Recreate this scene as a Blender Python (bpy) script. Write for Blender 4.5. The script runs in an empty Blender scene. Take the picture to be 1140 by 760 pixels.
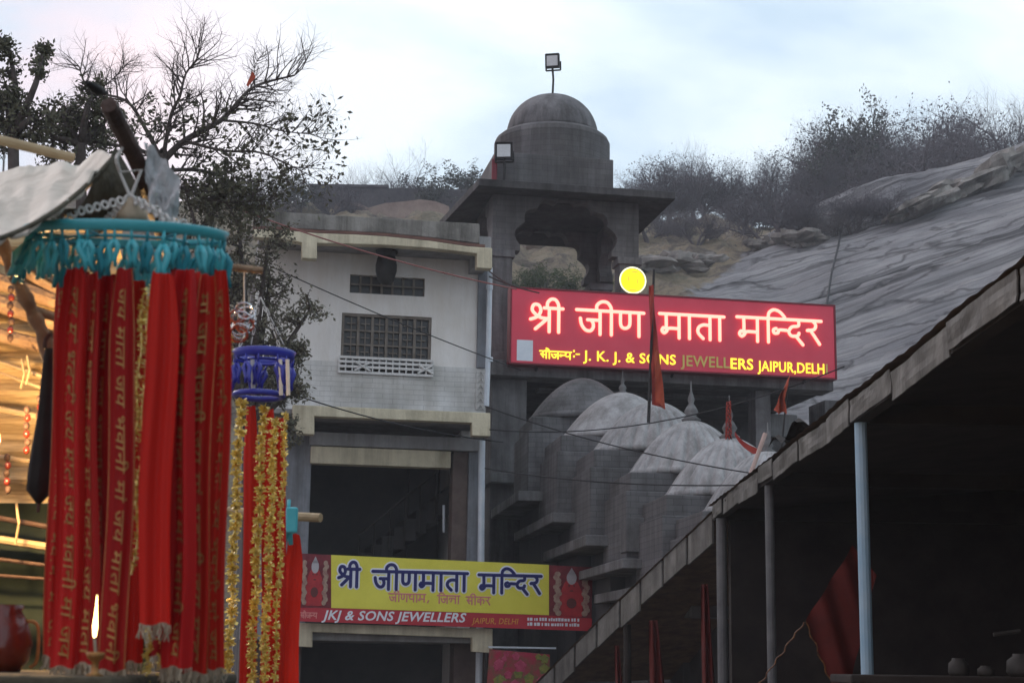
import bpy, bmesh, math, random
from mathutils import Vector, Matrix, noise

R = math.radians
SC = bpy.context.scene
COL = SC.collection

# ------------------------------------------------------------------ camera
CZ = 1.7
FPX = 1800.0
PITCH = R(11.3)
ROLL = 0.015
cam_d = bpy.data.cameras.new('camera')
cam_d.lens = 36.0 * FPX / 1140.0
cam_d.sensor_width = 36.0
cam_d.clip_end = 1000
cam_d.clip_start = 0.05
cam_d.dof.use_dof = True
cam_d.dof.focus_distance = 24.0
cam_d.dof.aperture_fstop = 9.0
cam = bpy.data.objects.new('camera', cam_d)
COL.objects.link(cam)
CAMROT = Matrix.Rotation(R(90) + PITCH, 3, 'X') @ Matrix.Rotation(ROLL, 3, 'Z')
cam.matrix_world = Matrix.Translation((0, 0, CZ)) @ CAMROT.to_4x4()
SC.camera = cam

# ------------------------------------------------------------------ world, sun, exposure
SUN_EL, SUN_AZ = R(5), R(-38)          # the sun is down behind cloud ahead and to the left: the bright side of the sky
world = bpy.data.worlds.new('World')
SC.world = world
world.use_nodes = True
nt = world.node_tree
nt.nodes.clear()
N = nt.nodes.new
L_ = nt.links.new
out = N('ShaderNodeOutputWorld')
bg = N('ShaderNodeBackground'); bg.inputs['Strength'].default_value = 0.1
sky = N('ShaderNodeTexSky'); sky.sky_type = 'NISHITA'; sky.sun_disc = False
sky.sun_elevation = SUN_EL; sky.sun_rotation = SUN_AZ; sky.altitude = 300
sky.dust_density = 2.0
tc = N('ShaderNodeTexCoord')
mp = N('ShaderNodeMapping'); mp.inputs['Scale'].default_value = (1.0, 1.0, 2.4)
mp.inputs['Location'].default_value = (3.1, 0.4, 1.7)
L_(tc.outputs['Generated'], mp.inputs['Vector'])
n1 = N('ShaderNodeTexNoise'); n1.inputs['Scale'].default_value = 3.2; n1.inputs['Detail'].default_value = 7
n1.inputs['Roughness'].default_value = 0.55; n1.inputs['Distortion'].default_value = 0.4
L_(mp.outputs[0], n1.inputs['Vector'])
r1 = N('ShaderNodeValToRGB')
r1.color_ramp.elements[0].position = 0.40; r1.color_ramp.elements[0].color = (0, 0, 0, 1)
r1.color_ramp.elements[1].position = 0.62; r1.color_ramp.elements[1].color = (1, 1, 1, 1)
L_(n1.outputs['Fac'], r1.inputs['Fac'])
# pale blue evening veil laid over the clear sky, then white cloud
veil = N('ShaderNodeMix'); veil.data_type = 'RGBA'; veil.inputs['Factor'].default_value = 0.82
L_(sky.outputs[0], veil.inputs[6]); veil.inputs[7].default_value = (5.7, 7.2, 8.7, 1)
cl = N('ShaderNodeMix'); cl.data_type = 'RGBA'
L_(r1.outputs['Color'], cl.inputs['Factor']); L_(veil.outputs[2], cl.inputs[6])
# pink tint on the clouds to the left, where the sun has gone down
sep = N('ShaderNodeSeparateXYZ'); L_(tc.outputs['Generated'], sep.inputs[0])
mr = N('ShaderNodeMapRange'); mr.inputs[1].default_value = -0.09; mr.inputs[2].default_value = -0.30
mr.inputs[3].default_value = 0; mr.inputs[4].default_value = 1
L_(sep.outputs['X'], mr.inputs[0])
pk = N('ShaderNodeMix'); pk.data_type = 'RGBA'
L_(mr.outputs[0], pk.inputs['Factor'])
pk.inputs[6].default_value = (8.0, 8.9, 9.6, 1); pk.inputs[7].default_value = (9.4, 6.9, 7.1, 1)
L_(pk.outputs[2], cl.inputs[7])
# the sky away from the sunset side is darker
mr2 = N('ShaderNodeMapRange'); mr2.inputs[1].default_value = -0.5; mr2.inputs[2].default_value = 0.75
mr2.inputs[3].default_value = 0.88; mr2.inputs[4].default_value = 1.0
L_(sep.outputs['Y'], mr2.inputs[0])
dk = N('ShaderNodeMix'); dk.data_type = 'RGBA'; dk.blend_type = 'MULTIPLY'; dk.inputs['Factor'].default_value = 1.0
L_(cl.outputs[2], dk.inputs[6]); L_(mr2.outputs[0], dk.inputs[7])
L_(dk.outputs[2], bg.inputs['Color'])
L_(bg.outputs[0], out.inputs['Surface'])

sun_d = bpy.data.lights.new('sun', 'SUN'); sun_d.energy = 0.5; sun_d.angle = R(25); sun_d.color = (1.0, 0.9, 0.86)
sun = bpy.data.objects.new('sun', sun_d); COL.objects.link(sun)
sdir = Vector((math.sin(SUN_AZ) * math.cos(R(30)), math.cos(SUN_AZ) * math.cos(R(30)), math.sin(R(30))))
sun.rotation_euler = sdir.to_track_quat('Z', 'Y').to_euler()
sun.location = (0, 0, 60)

vs = SC.view_settings
vs.view_transform = 'Standard'; vs.look = 'None'; vs.exposure = 0.52; vs.gamma = 1.0; vs.use_curve_mapping = False

# ------------------------------------------------------------------ helpers
def W(px, py, Y):
    """point on the ray through photo pixel (px,py) at world depth Y"""
    d = CAMROT @ Vector(((px - 570.0) / FPX, -(py - 380.0) / FPX, -1.0))
    return Vector((0, 0, CZ)) + d * (Y / d.y)

def add_grime(t, b, k):
    """rain streaks and dirt patches multiplied over the colour"""
    c = t.nodes.new('ShaderNodeTexCoord'); src = b.inputs['Base Color'].links[0].from_socket
    for scale, st, lo_c, p0, p1 in ((1.5, (2.4, 2.4, .2), 1 - k, .36, .58), (.9, (1, 1, 1), 1 - k * .7, .34, .56)):
        m_ = t.nodes.new('ShaderNodeMapping'); m_.inputs['Scale'].default_value = st
        n = t.nodes.new('ShaderNodeTexNoise'); n.inputs['Scale'].default_value = scale; n.inputs['Detail'].default_value = 9; n.inputs['Roughness'].default_value = .7
        rp = t.nodes.new('ShaderNodeValToRGB'); rp.color_ramp.elements[0].position = p0; rp.color_ramp.elements[0].color = (lo_c, lo_c * .98, lo_c * .95, 1)
        rp.color_ramp.elements[1].position = p1
        x = t.nodes.new('ShaderNodeMix'); x.data_type = 'RGBA'; x.blend_type = 'MULTIPLY'; x.inputs['Factor'].default_value = 1
        t.links.new(c.outputs['Object'], m_.inputs[0]); t.links.new(m_.outputs[0], n.inputs['Vector']); t.links.new(n.outputs['Fac'], rp.inputs['Fac'])
        t.links.new(src, x.inputs[6]); t.links.new(rp.outputs['Color'], x.inputs[7]); src = x.outputs[2]
    t.links.new(src, b.inputs['Base Color'])

def mat(name, col, col2=None, scale=6.0, rough=0.8, bump=0.0, bscale=None, metal=0.0, emit=None, estr=0.0,
        stretch=None, spec=0.3, detail=6, trans=0.0, lo=0.35, hi=0.65, grime=0.0):
    m = bpy.data.materials.new(name); m.use_nodes = True
    t = m.node_tree; b = t.nodes['Principled BSDF']
    b.inputs['Roughness'].default_value = rough; b.inputs['Metallic'].default_value = metal
    b.inputs['Specular IOR Level'].default_value = spec
    b.inputs['Base Color'].default_value = (*col, 1)
    if trans: b.inputs['Transmission Weight'].default_value = trans
    if col2 or bump:
        c = t.nodes.new('ShaderNodeTexCoord'); mpn = t.nodes.new('ShaderNodeMapping')
        if stretch: mpn.inputs['Scale'].default_value = stretch
        t.links.new(c.outputs['Object'], mpn.inputs[0])
    if col2:
        n = t.nodes.new('ShaderNodeTexNoise'); n.inputs['Scale'].default_value = scale; n.inputs['Detail'].default_value = detail
        n.inputs['Roughness'].default_value = 0.65
        t.links.new(mpn.outputs[0], n.inputs['Vector'])
        r = t.nodes.new('ShaderNodeValToRGB')
        r.color_ramp.elements[0].position = lo; r.color_ramp.elements[0].color = (*col, 1)
        r.color_ramp.elements[1].position = hi; r.color_ramp.elements[1].color = (*col2, 1)
        t.links.new(n.outputs['Fac'], r.inputs['Fac']); t.links.new(r.outputs['Color'], b.inputs['Base Color'])
    if bump:
        n2 = t.nodes.new('ShaderNodeTexNoise'); n2.inputs['Scale'].default_value = bscale or scale * 4; n2.inputs['Detail'].default_value = 5
        t.links.new(mpn.outputs[0], n2.inputs['Vector'])
        bp = t.nodes.new('ShaderNodeBump'); bp.inputs['Strength'].default_value = bump; bp.inputs['Distance'].default_value = 0.05
        t.links.new(n2.outputs['Fac'], bp.inputs['Height']); t.links.new(bp.outputs[0], b.inputs['Normal'])
    if grime: add_grime(t, b, grime)
    if emit:
        b.inputs['Emission Color'].default_value = (*emit, 1); b.inputs['Emission Strength'].default_value = estr
    return m

def brick_mat(name, c1, c2, mortar, scale, bw=0.5, rh=0.25, msize=0.02, rough=0.7, bump=0.3, axis='XZ'):
    m = bpy.data.materials.new(name); m.use_nodes = True
    t = m.node_tree; b = t.nodes['Principled BSDF']; b.inputs['Roughness'].default_value = rough
    c = t.nodes.new('ShaderNodeTexCoord'); mpn = t.nodes.new('ShaderNodeMapping')
    if axis == 'XZ': mpn.inputs['Rotation'].default_value = (R(90), 0, 0)
    t.links.new(c.outputs['Object'], mpn.inputs[0])
    br = t.nodes.new('ShaderNodeTexBrick'); br.inputs['Color1'].default_value = (*c1, 1); br.inputs['Color2'].default_value = (*c2, 1)
    br.inputs['Mortar'].default_value = (*mortar, 1); br.inputs['Scale'].default_value = scale
    br.inputs['Brick Width'].default_value = bw; br.inputs['Row Height'].default_value = rh; br.inputs['Mortar Size'].default_value = msize
    t.links.new(mpn.outputs[0], br.inputs['Vector'])
    n = t.nodes.new('ShaderNodeTexNoise'); n.inputs['Scale'].default_value = 1.3; n.inputs['Detail'].default_value = 7
    t.links.new(c.outputs['Object'], n.inputs['Vector'])
    r = t.nodes.new('ShaderNodeValToRGB'); r.color_ramp.elements[0].position = .3; r.color_ramp.elements[0].color = (.6, .6, .58, 1)
    r.color_ramp.elements[1].position = .65
    t.links.new(n.outputs['Fac'], r.inputs['Fac'])
    mx = t.nodes.new('ShaderNodeMix'); mx.data_type = 'RGBA'; mx.blend_type = 'MULTIPLY'; mx.inputs['Factor'].default_value = 1
    t.links.new(br.outputs['Color'], mx.inputs[6]); t.links.new(r.outputs['Color'], mx.inputs[7])
    t.links.new(mx.outputs[2], b.inputs['Base Color'])
    add_grime(t, b, .4 if 'tile' not in name else .2)
    bp = t.nodes.new('ShaderNodeBump'); bp.inputs['Strength'].default_value = bump; bp.inputs['Distance'].default_value = .02
    t.links.new(br.outputs['Fac'], bp.inputs['Height']); bp.invert = True
    t.links.new(bp.outputs[0], b.inputs['Normal'])
    return m

class MB:
    def __init__(s): s.v = []; s.f = []; s.mi = []; s.cur = 0
    def add(s, vs_, fs):
        o = len(s.v); s.v += [Vector(p) for p in vs_]
        for f in fs: s.f.append([i + o for i in f]); s.mi.append(s.cur)
        return s
    def box(s, x0, x1, y0, y1, z0, z1):
        if x0 > x1: x0, x1 = x1, x0
        if y0 > y1: y0, y1 = y1, y0
        if z0 > z1: z0, z1 = z1, z0
        v = [(x0, y0, z0), (x1, y0, z0), (x1, y1, z0), (x0, y1, z0), (x0, y0, z1), (x1, y0, z1), (x1, y1, z1), (x0, y1, z1)]
        return s.add(v, [(3, 2, 1, 0), (4, 5, 6, 7), (0, 1, 5, 4), (1, 2, 6, 5), (2, 3, 7, 6), (3, 0, 4, 7)])
    def prism(s, front, back):
        n = len(front)
        fs = [list(range(n)), list(range(2 * n - 1, n - 1, -1))]
        for i in range(n):
            j = (i + 1) % n
            fs.append((i, i + n, j + n, j))
        return s.add(list(front) + list(back), fs)
    def tube(s, pts, rad, n=6, sx=1.0, flat=None, cap=True):
        pts = [Vector(p) for p in pts]
        if not hasattr(rad, '__len__'): rad = [rad] * len(pts)
        vs_ = []; fs = []; prev = None
        for i, p in enumerate(pts):
            t = (pts[min(i + 1, len(pts) - 1)] - pts[max(i - 1, 0)])
            if t.length < 1e-9: t = Vector((0, 0, 1))
            t.normalize()
            if flat is not None:
                a = flat; b = t.cross(a)
                if b.length < 1e-6: b = Vector((1, 0, 0))
                b.normalize()
            else:
                if prev is None:
                    a = t.cross(Vector((0, 0, 1)))
                    if a.length < .1: a = t.cross(Vector((1, 0, 0)))
                else:
                    a = prev - t * prev.dot(t)
                    if a.length < 1e-6: a = t.cross(Vector((1, 0, 0)))
                a.normalize(); prev = a
                b = t.cross(a)
            for k in range(n):
                an = 2 * math.pi * k / n
                vs_.append(p + a * (math.cos(an) * rad[i] * sx) + b * (math.sin(an) * rad[i]))
        for i in range(len(pts) - 1):
            for k in range(n):
                q = (k + 1) % n
                fs.append((i * n + k, i * n + q, (i + 1) * n + q, (i + 1) * n + k))
        if cap:
            fs.append(list(range(n))[::-1]); fs.append([(len(pts) - 1) * n + k for k in range(n)])
        return s.add(vs_, fs)
    def lathe(s, prof, n=24, c=(0, 0, 0), rib=None, sq=None, rot=0.0):
        c = Vector(c); vs_ = []; fs = []
        for r, z in prof:
            for k in range(n):
                a = 2 * math.pi * k / n + rot
                rr = r * (rib(a) if rib else 1.0)
                vs_.append(c + Vector((rr * math.cos(a), rr * math.sin(a), z)))
        m = len(prof)
        for i in range(m - 1):
            for k in range(n):
                q = (k + 1) % n
                fs.append((i * n + k, i * n + q, (i + 1) * n + q, (i + 1) * n + k))
        fs.append(list(range(n))[::-1]); fs.append([(m - 1) * n + k for k in range(n)])
        return s.add(vs_, fs)
    def grid(s, P, nu, nv):
        vs_ = [P(i / nu, j / nv) for j in range(nv + 1) for i in range(nu + 1)]
        fs = [(j * (nu + 1) + i, j * (nu + 1) + i + 1, (j + 1) * (nu + 1) + i + 1, (j + 1) * (nu + 1) + i) for j in range(nv) for i in range(nu)]
        return s.add(vs_, fs)
    def mesh(s, name, off=None):
        me = bpy.data.meshes.new(name)
        vv = s.v if off is None else [p - off for p in s.v]
        me.from_pydata([tuple(p) for p in vv], [], s.f)
        me.polygons.foreach_set('material_index', s.mi)
        me.update()
        return me
    def build(s, name, mats, parent=None, off=None, smooth=False, bevel=0.0):
        """off: world position taken away from the vertices (the parent's or the object's own place)"""
        me = s.mesh(name, off)
        for m in (mats if isinstance(mats, (list, tuple)) else [mats]): me.materials.append(m)
        if smooth: me.polygons.foreach_set('use_smooth', [True] * len(me.polygons))
        o = bpy.data.objects.new(name, me); COL.objects.link(o)
        if parent is not None: o.parent = parent
        elif off is not None: o.location = off
        if bevel:
            bv = o.modifiers.new('bevel', 'BEVEL'); bv.width = bevel; bv.segments = 2; bv.limit_method = 'ANGLE'
        return o

def tag(o, label=None, cat=None, group=None, kind=None):
    if label: o['label'] = label
    if cat: o['category'] = cat
    if group: o['group'] = group
    if kind: o['kind'] = kind
    return o

def empty(name, loc, label, cat, group=None, rz=0.0):
    o = bpy.data.objects.new(name, None); COL.objects.link(o)
    o.location = loc; o.rotation_euler = (0, 0, rz); o.empty_display_size = .3
    return tag(o, label, cat, group)

def copy_tree(o, parent=None):
    c = o.copy(); COL.objects.link(c); c.parent = parent
    for ch in list(o.children): copy_tree(ch, c)
    return c

class Frame:
    """local facade frame: x along the facade, y into depth, z up from the base"""
    def __init__(s, px, Y, th, base, py=400):
        p = W(px, py, Y); s.o = Vector((p.x, p.y, base)); s.th = th
        s.u = Vector((math.cos(th), math.sin(th), 0)); s.w = Vector((-math.sin(th), math.cos(th), 0))
    def at(s, px, py, w=0.0):
        """local (x,z) where the pixel ray meets the plane y_local = w"""
        d = CAMROT @ Vector(((px - 570.0) / FPX, -(py - 380.0) / FPX, -1.0))
        c = Vector((0, 0, CZ)); o = s.o + s.w * w
        t = (o - c).dot(s.w) / d.dot(s.w)
        p = c + d * t - s.o
        return p.dot(s.u), p.z
    def pt(s, px, py, w=0.0):
        x, z = s.at(px, py, w); return Vector((x, w, z))
    def rect(s, x0, y0, x1, y1, w):
        """x0,x1 pixel edges; y0,y1 pixel top/bottom at the middle -> u0,u1,zbottom,ztop"""
        xm, ym = (x0 + x1) / 2, (y0 + y1) / 2
        return s.at(x0, ym, w)[0], s.at(x1, ym, w)[0], s.at(xm, y1, w)[1], s.at(xm, y0, w)[1]
    def world(s, p): return s.o + s.u * p[0] + s.w * p[1] + Vector((0, 0, p[2]))

def fbox(mb, fr, x0, y0, x1, y1, w0, w1):
    u0, u1, z0, z1 = fr.rect(x0, y0, x1, y1, w0)
    mb.box(u0, u1, w0, w1, z0, z1); return mb
def fprism(mb, fr, pts, w0, w1):
    f = [fr.pt(px, py, w0) for px, py in pts]
    mb.prism(f, [Vector((p.x, w1, p.z)) for p in f]); return mb

def smooth_path(pts, k=5):
    pts = [Vector(p) for p in pts]
    if len(pts) < 3: return pts
    o = []
    for i in range(len(pts) - 1):
        p0 = pts[max(i - 1, 0)]; p1 = pts[i]; p2 = pts[i + 1]; p3 = pts[min(i + 2, len(pts) - 1)]
        for j in range(k):
            t = j / k
            o.append(.5 * ((2 * p1) + (p2 - p0) * t + (2 * p0 - 5 * p1 + 4 * p2 - p3) * t * t + (3 * p1 - p0 - 3 * p2 + p3) * t ** 3))
    o.append(pts[-1]); return o

# ------------------------------------------------------------------ Devanagari letters as strokes (headline at y=1, foot at y=0)
def G(ch):
    S = {
     'ma': ([[(.2,1),(.2,.42),(.1,.42),(.04,.3),(.12,.2),(.22,.28),(.3,.4),(.7,.4)], [(.7,1),(.7,0)]], .92),
     'aa': ([[(.18,1),(.18,0)]], .38),
     'ja': ([[(.08,.66),(.12,.4),(.25,.18),(.42,.14),(.52,.28),(.52,.46),(.46,.58)], [(.32,.6),(.76,.6)], [(.76,1),(.76,0)]], .95),
     'ii': ([[(.2,1),(.2,0)], [(-.3,1.0),(-.3,1.22),(-.14,1.38),(.06,1.36),(.18,1.18),(.2,1.0)]], .42),
     'i':  ([[(.18,1),(.18,0)], [(.18,1.0),(.22,1.25),(.4,1.38),(.62,1.3),(.8,1.08)]], .34),
     'na_': ([[(.1,1),(.1,.5),(.18,.34),(.32,.34),(.42,.5),(.42,1)], [(.74,1),(.74,0)]], .94),
     'ta': ([[(.6,.6),(.34,.62),(.16,.5),(.14,.28),(.34,.04)], [(.6,1),(.6,0)]], .8),
     'da': ([[(.46,1),(.46,.76),(.22,.7),(.1,.5),(.2,.32),(.42,.34),(.48,.46)], [(.36,.32),(.62,-.04)]], .68),
     'ra': ([[(.3,1),(.42,.84),(.36,.64),(.1,.58)], [(.12,.58),(.24,.56),(.56,.02)]], .66),
     'nh': ([[(.14,.6),(.03,.54),(.06,.4),(.2,.42),(.24,.54),(.52,.54)]], .5),
     'shr': ([[(0,.5),(.3,.62),(.46,.86),(.38,1.1),(.16,1.12),(.08,.9),(.26,.7),(.5,.58),(.84,.56)], [(.74,.54),(.22,.1)], [(.84,1),(.84,0)]], 1.06),
     'sa': ([[(.22,1),(.3,.84),(.24,.64),(.06,.58)], [(.1,.58),(.36,.14)], [(.26,.5),(.66,.5)], [(.66,1),(.66,0)]], .84),
     'au': ([[(.16,1),(.16,0)], [(.16,1),(.02,1.3),(-.2,1.4)], [(.14,1),(-.1,1.1),(-.28,1.12)]], .34),
     'ya': ([[(.08,1),(.2,.84),(.1,.6),(.22,.4),(.44,.38),(.62,.5)], [(.62,1),(.62,0)]], .8),
     'dha': ([[(.16,.98),(.04,.86),(.16,.74),(.3,.86),(.12,.6),(.22,.4),(.44,.38),(.62,.5)], [(.62,1),(.62,0)]], .8),
     'la': ([[(.06,.5),(.12,.68),(.28,.68),(.34,.5),(.24,.22)], [(.34,.56),(.5,.7),(.78,.56)], [(.78,1),(.78,0)]], .95),
     'ka': ([[(.46,.6),(.22,.7),(.08,.5),(.22,.32),(.46,.5)], [(.46,.52),(.7,.7),(.86,.54),(.78,.2)], [(.46,1),(.46,0)]], 1.0),
     'si': ([[(.2,1),(.2,0)]], .4),
    }
    return S[ch]
WORDS = {'shri': ['shr', 'ii'], 'jiin': ['ja', 'ii', 'na_'], 'mata': ['ma', 'aa', 'ta', 'aa'], 'mandir': ['ma', 'i', 'nh', 'da', 'ra'],
         'jiinmata': ['ja', 'ii', 'na_', 'ma', 'aa', 'ta', 'aa'], 'saujanya': ['sa', 'au', 'ja', 'nh', 'ya'],
         'jiindham': ['ja', 'ii', 'na_', 'dha', 'aa', 'ma'], 'zila': ['i', 'ja', 'la', 'aa'], 'sikar': ['sa', 'ii', 'ka', 'ra']}
def word_strokes(w):
    x = 0.0; out_ = []
    for ch in WORDS[w]:
        st, adv = G(ch)
        for s in st:
            big = len(s) > 2
            p = smooth_path([Vector((a + x, b, 0)) for a, b in s], 4) if big else [Vector((a + x, b, 0)) for a, b in s]
            out_.append([(q.x, q.y) for q in p])
        x += adv
    hs = -.06
    if w == 'shri': hs = .6
    if w == 'saujanya': pass
    out_.append([(hs, 1), (x - .02, 1)])
    return out_, x
def write_word(mb, w, P, wid, hgt, r, depth):
    """P: local origin at left foot (x, y, z); strokes become flattened round tubes standing on the plane"""
    st, tot = word_strokes(w); kx = wid / tot
    for s in st:
        pts = [Vector((P.x + a * kx, P.y, P.z + b * hgt)) for a, b in s]
        # rounded ends
        d0 = (pts[0] - pts[1]).normalized(); d1 = (pts[-1] - pts[-2]).normalized()
        q = [pts[0] + d0 * r * .8, pts[0] + d0 * r * .45] + pts + [pts[-1] + d1 * r * .45, pts[-1] + d1 * r * .8]
        rr = [r * .25, r * .8] + [r] * len(pts) + [r * .8, r * .25]
        mb.tube(q, rr, 8, sx=depth / r, flat=Vector((0, 1, 0)))

def text_mesh(body, bold=0.0, extrude=0.0, spacing=1.0, shear=0.0):
    c = bpy.data.curves.new('lettering', 'FONT'); c.body = body; c.offset = bold; c.extrude = extrude
    c.space_character = spacing; c.resolution_u = 3; c.shear = shear
    o = bpy.data.objects.new('lettering', c); COL.objects.link(o)
    dg = bpy.context.evaluated_depsgraph_get(); dg.update()
    me = bpy.data.meshes.new_from_object(o.evaluated_get(dg))
    vs_ = [v.co.copy() for v in me.vertices]; fs = [list(p.vertices) for p in me.polygons]
    bpy.data.objects.remove(o); bpy.data.curves.remove(c); bpy.data.meshes.remove(me)
    return vs_, fs
def put_text(mb, body, x0, x1, y, z0, h, bold=.01, shear=0.0, th=.004):
    """fit text into x0..x1 with cap height h standing on plane y (facing -y)"""
    vs_, fs = text_mesh(body, bold, 0.03, 1.05, shear)
    a = min(v.x for v in vs_); b = max(v.x for v in vs_); k = (x1 - x0) / (b - a); kh = h / .72
    mb.add([Vector((x0 + (v.x - a) * k, y - (v.z + .03) / .06 * th, z0 + v.y * kh)) for v in vs_], fs)

# ------------------------------------------------------------------ materials
M = {}
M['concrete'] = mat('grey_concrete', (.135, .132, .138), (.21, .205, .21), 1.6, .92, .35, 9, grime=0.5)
M['concrete_dark'] = mat('dark_concrete', (.06, .058, .062), (.105, .10, .10), 1.4, .95, .3, 9, grime=0.45)  # darker concrete for deck, eave, inner walls and the house's left wall
M['slate'] = brick_mat('coursed_stone', (.135, .13, .137), (.16, .154, .157), (.105, .10, .107), 2.2, .9, .28, .012, .9, .4)
M['white_wall'] = mat('stained_whitewash', (.66, .65, .63), (.80, .785, .76), 1.1, .85, .15, 14, stretch=(1, 1, .45), lo=.2, hi=.6, grime=0.09)
M['tile'] = brick_mat('glazed_wall_tiles', (.68, .68, .67), (.72, .715, .70), (.50, .50, .50), 2.4, .9, .22, .012, .45, .25)
M['cream'] = mat('weathered_cream_paint', (.50, .45, .33), (.68, .62, .46), 2.2, .8, .15, 18, lo=.2, hi=.55, grime=0.35)
M['soffit'] = mat('grey_soffit_plaster', (.26, .26, .27), (.34, .34, .34), 2.0, .9, .1, 12, grime=0.3)
M['parapet'] = mat('unpainted_parapet', (.17, .165, .155), (.30, .29, .265), 2.4, .95, .3, 14, lo=.3, hi=.62, grime=0.55)
M['redband'] = mat('oxide_red_line', (.12, .06, .05), (.17, .09, .07), 4, .8)
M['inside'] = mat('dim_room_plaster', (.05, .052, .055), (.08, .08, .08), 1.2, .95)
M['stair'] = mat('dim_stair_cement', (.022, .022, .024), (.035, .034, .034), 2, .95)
M['dark_glass'] = mat('dusty_dark_glass', (.02, .021, .024), (.035, .033, .032), 3, .35, spec=.5)
M['grille'] = mat('brown_grille_paint', (.12, .10, .08), (.20, .175, .15), 5, .7)
M['white_rail'] = mat('chalky_white_rail', (.55, .55, .54), (.66, .65, .63), 6, .7)
M['pipe'] = mat('pale_plastic_pipe', (.50, .56, .62), (.62, .66, .70), 3, .5)
M['pilaster'] = mat('blue_grey_render', (.20, .22, .25), (.28, .30, .33), 2, .9, .2, 10, grime=0.4)
M['brick_red'] = mat('brown_grey_render', (.09, .065, .058), (.15, .115, .10), 3, .9)
M['iron'] = mat('black_iron', (.012, .012, .013), (.03, .027, .025), 8, .6)
M['sign_red'] = mat('red_acrylic_painted_glow', (.30, .035, .055), (.36, .045, .07), 1.5, .45, emit=(.5, .035, .07), estr=.25)  # weak red emission stands in for the neon's glow on the panel
M['sign_edge'] = mat('dark_red_sign_frame', (.16, .012, .022), rough=.4)
M['neon'] = mat('pink_white_neon', (.8, .3, .25), rough=.4, emit=(1.0, .22, .16), estr=2.3)
M['neon_yellow'] = mat('yellow_lit_letter', (.7, .6, .06), rough=.4, emit=(.88, .74, .045), estr=.9)
M['dead_letter'] = mat('unlit_letter_faint_glow', (.32, .27, .10), rough=.5, emit=(.3, .24, .05), estr=.35)  # unlit letters, still given a faint painted glow
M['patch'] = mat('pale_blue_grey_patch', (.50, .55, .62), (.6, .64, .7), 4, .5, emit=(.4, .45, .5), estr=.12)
M['lamp_disc'] = mat('yellow_lamp_glass', (.8, .7, .02), (.7, .5, .02), 13, .3, emit=(1.0, .82, .02), estr=.6)
_t = M['lamp_disc'].node_tree
_r = [n for n in _t.nodes if n.type == 'VALTORGB'][0]
_r.color_ramp.elements[0].color = (.80, 1.0, .01, 1); _r.color_ramp.elements[1].color = (1.25, .62, .01, 1); _r.color_ramp.elements[0].position = .3; _r.color_ramp.elements[1].position = .75
_t.links.new(_r.outputs['Color'], _t.nodes['Principled BSDF'].inputs['Emission Color'])
M['lamp_ring'] = mat('white_lamp_tube', (.8, .8, .7), rough=.3, emit=(1.0, .98, .58), estr=.8)
M['lamp_mark'] = mat('orange_lamp_mark', (.8, .3, .02), rough=.3, emit=(1.0, .48, .02), estr=.9)
M['vinyl_yellow'] = mat('yellow_vinyl', (.66, .60, .06), (.76, .70, .09), 1.2, .45)
M['vinyl_red'] = mat('red_vinyl', (.40, .022, .035), (.48, .035, .05), 1.5, .45)
M['navy'] = mat('navy_paint', (.012, .014, .12), rough=.5)
M['white_paint'] = mat('white_lettering', (.72, .74, .80), rough=.5)
M['pink_paint'] = mat('pink_lettering', (.62, .22, .20), rough=.5)
M['orange_paint'] = mat('orange_lettering', (.62, .30, .05), rough=.5)
M['maroon'] = mat('maroon_print', (.13, .014, .025), (.24, .03, .04), 5, .5)
M['deity_red'] = mat('red_print', (.48, .03, .035), (.34, .02, .03), 7, .5)
M['garland'] = mat('cream_flower_print', (.40, .30, .22), (.28, .14, .12), 14, .6)
M['silver_print'] = mat('silver_print', (.42, .40, .42), rough=.5)
M['shade_print'] = mat('brown_print', (.12, .03, .03), rough=.6)
M['bark'] = mat('grey_brown_bark', (.055, .042, .038), (.095, .078, .07), 9, .95, .4, 30)
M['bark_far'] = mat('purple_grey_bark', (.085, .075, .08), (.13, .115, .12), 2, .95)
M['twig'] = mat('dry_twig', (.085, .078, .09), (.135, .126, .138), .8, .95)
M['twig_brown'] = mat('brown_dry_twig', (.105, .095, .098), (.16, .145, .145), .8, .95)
M['leaf'] = mat('dusty_leaf', (.07, .07, .042), (.13, .125, .08), 3, .8)
M['leaf_dusty'] = mat('dusty_olive_leaf', (.10, .095, .062), (.17, .16, .115), 1.5, .85)
M['leaf_dark'] = mat('dark_leaf', (.045, .05, .042), (.075, .08, .065), 2, .8)
M['leaf_green'] = mat('scrub_leaf', (.045, .07, .028), (.085, .105, .045), .7, .85)
M['dome'] = mat('pale_cement_dome', (.33, .332, .338), (.45, .452, .455), 1.5, .9, .25, 12, lo=.3, hi=.65, grime=0.4)
M['drum'] = brick_mat('drum_blocks', (.15, .15, .158), (.19, .19, .197), (.10, .10, .107), 3.0, .8, .28, .012, .9, .3)
M['ledge'] = mat('ledge_cement', (.15, .15, .155), (.22, .22, .22), 2, .9, .2, 12, grime=0.45)
M['flag'] = mat('saffron_cloth', (.40, .075, .035), (.30, .05, .025), 4, .85)
M['flag_red'] = mat('dark_red_cloth', (.26, .028, .025), (.36, .05, .03), 4, .85)
M['shed_tin'] = mat('grey_tin', (.12, .12, .115), (.22, .22, .205), 3.5, .55, .15, 12, metal=.2, lo=.3, hi=.62, grime=0.5)
M['shed_dark'] = mat('dark_brown_with_shade', (.022, .019, .018), (.04, .034, .03), 3, .9)  # dark brown with the shed's inner shade put into the colour
M['rust'] = mat('rusty_edge', (.10, .07, .05), (.19, .13, .09), 6, .85)
M['blue_post'] = mat('light_blue_paint', (.26, .42, .55), (.34, .48, .58), 4, .5)
M['grey_post'] = mat('grey_steel_post', (.10, .105, .11), (.16, .165, .165), 4, .6)
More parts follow.
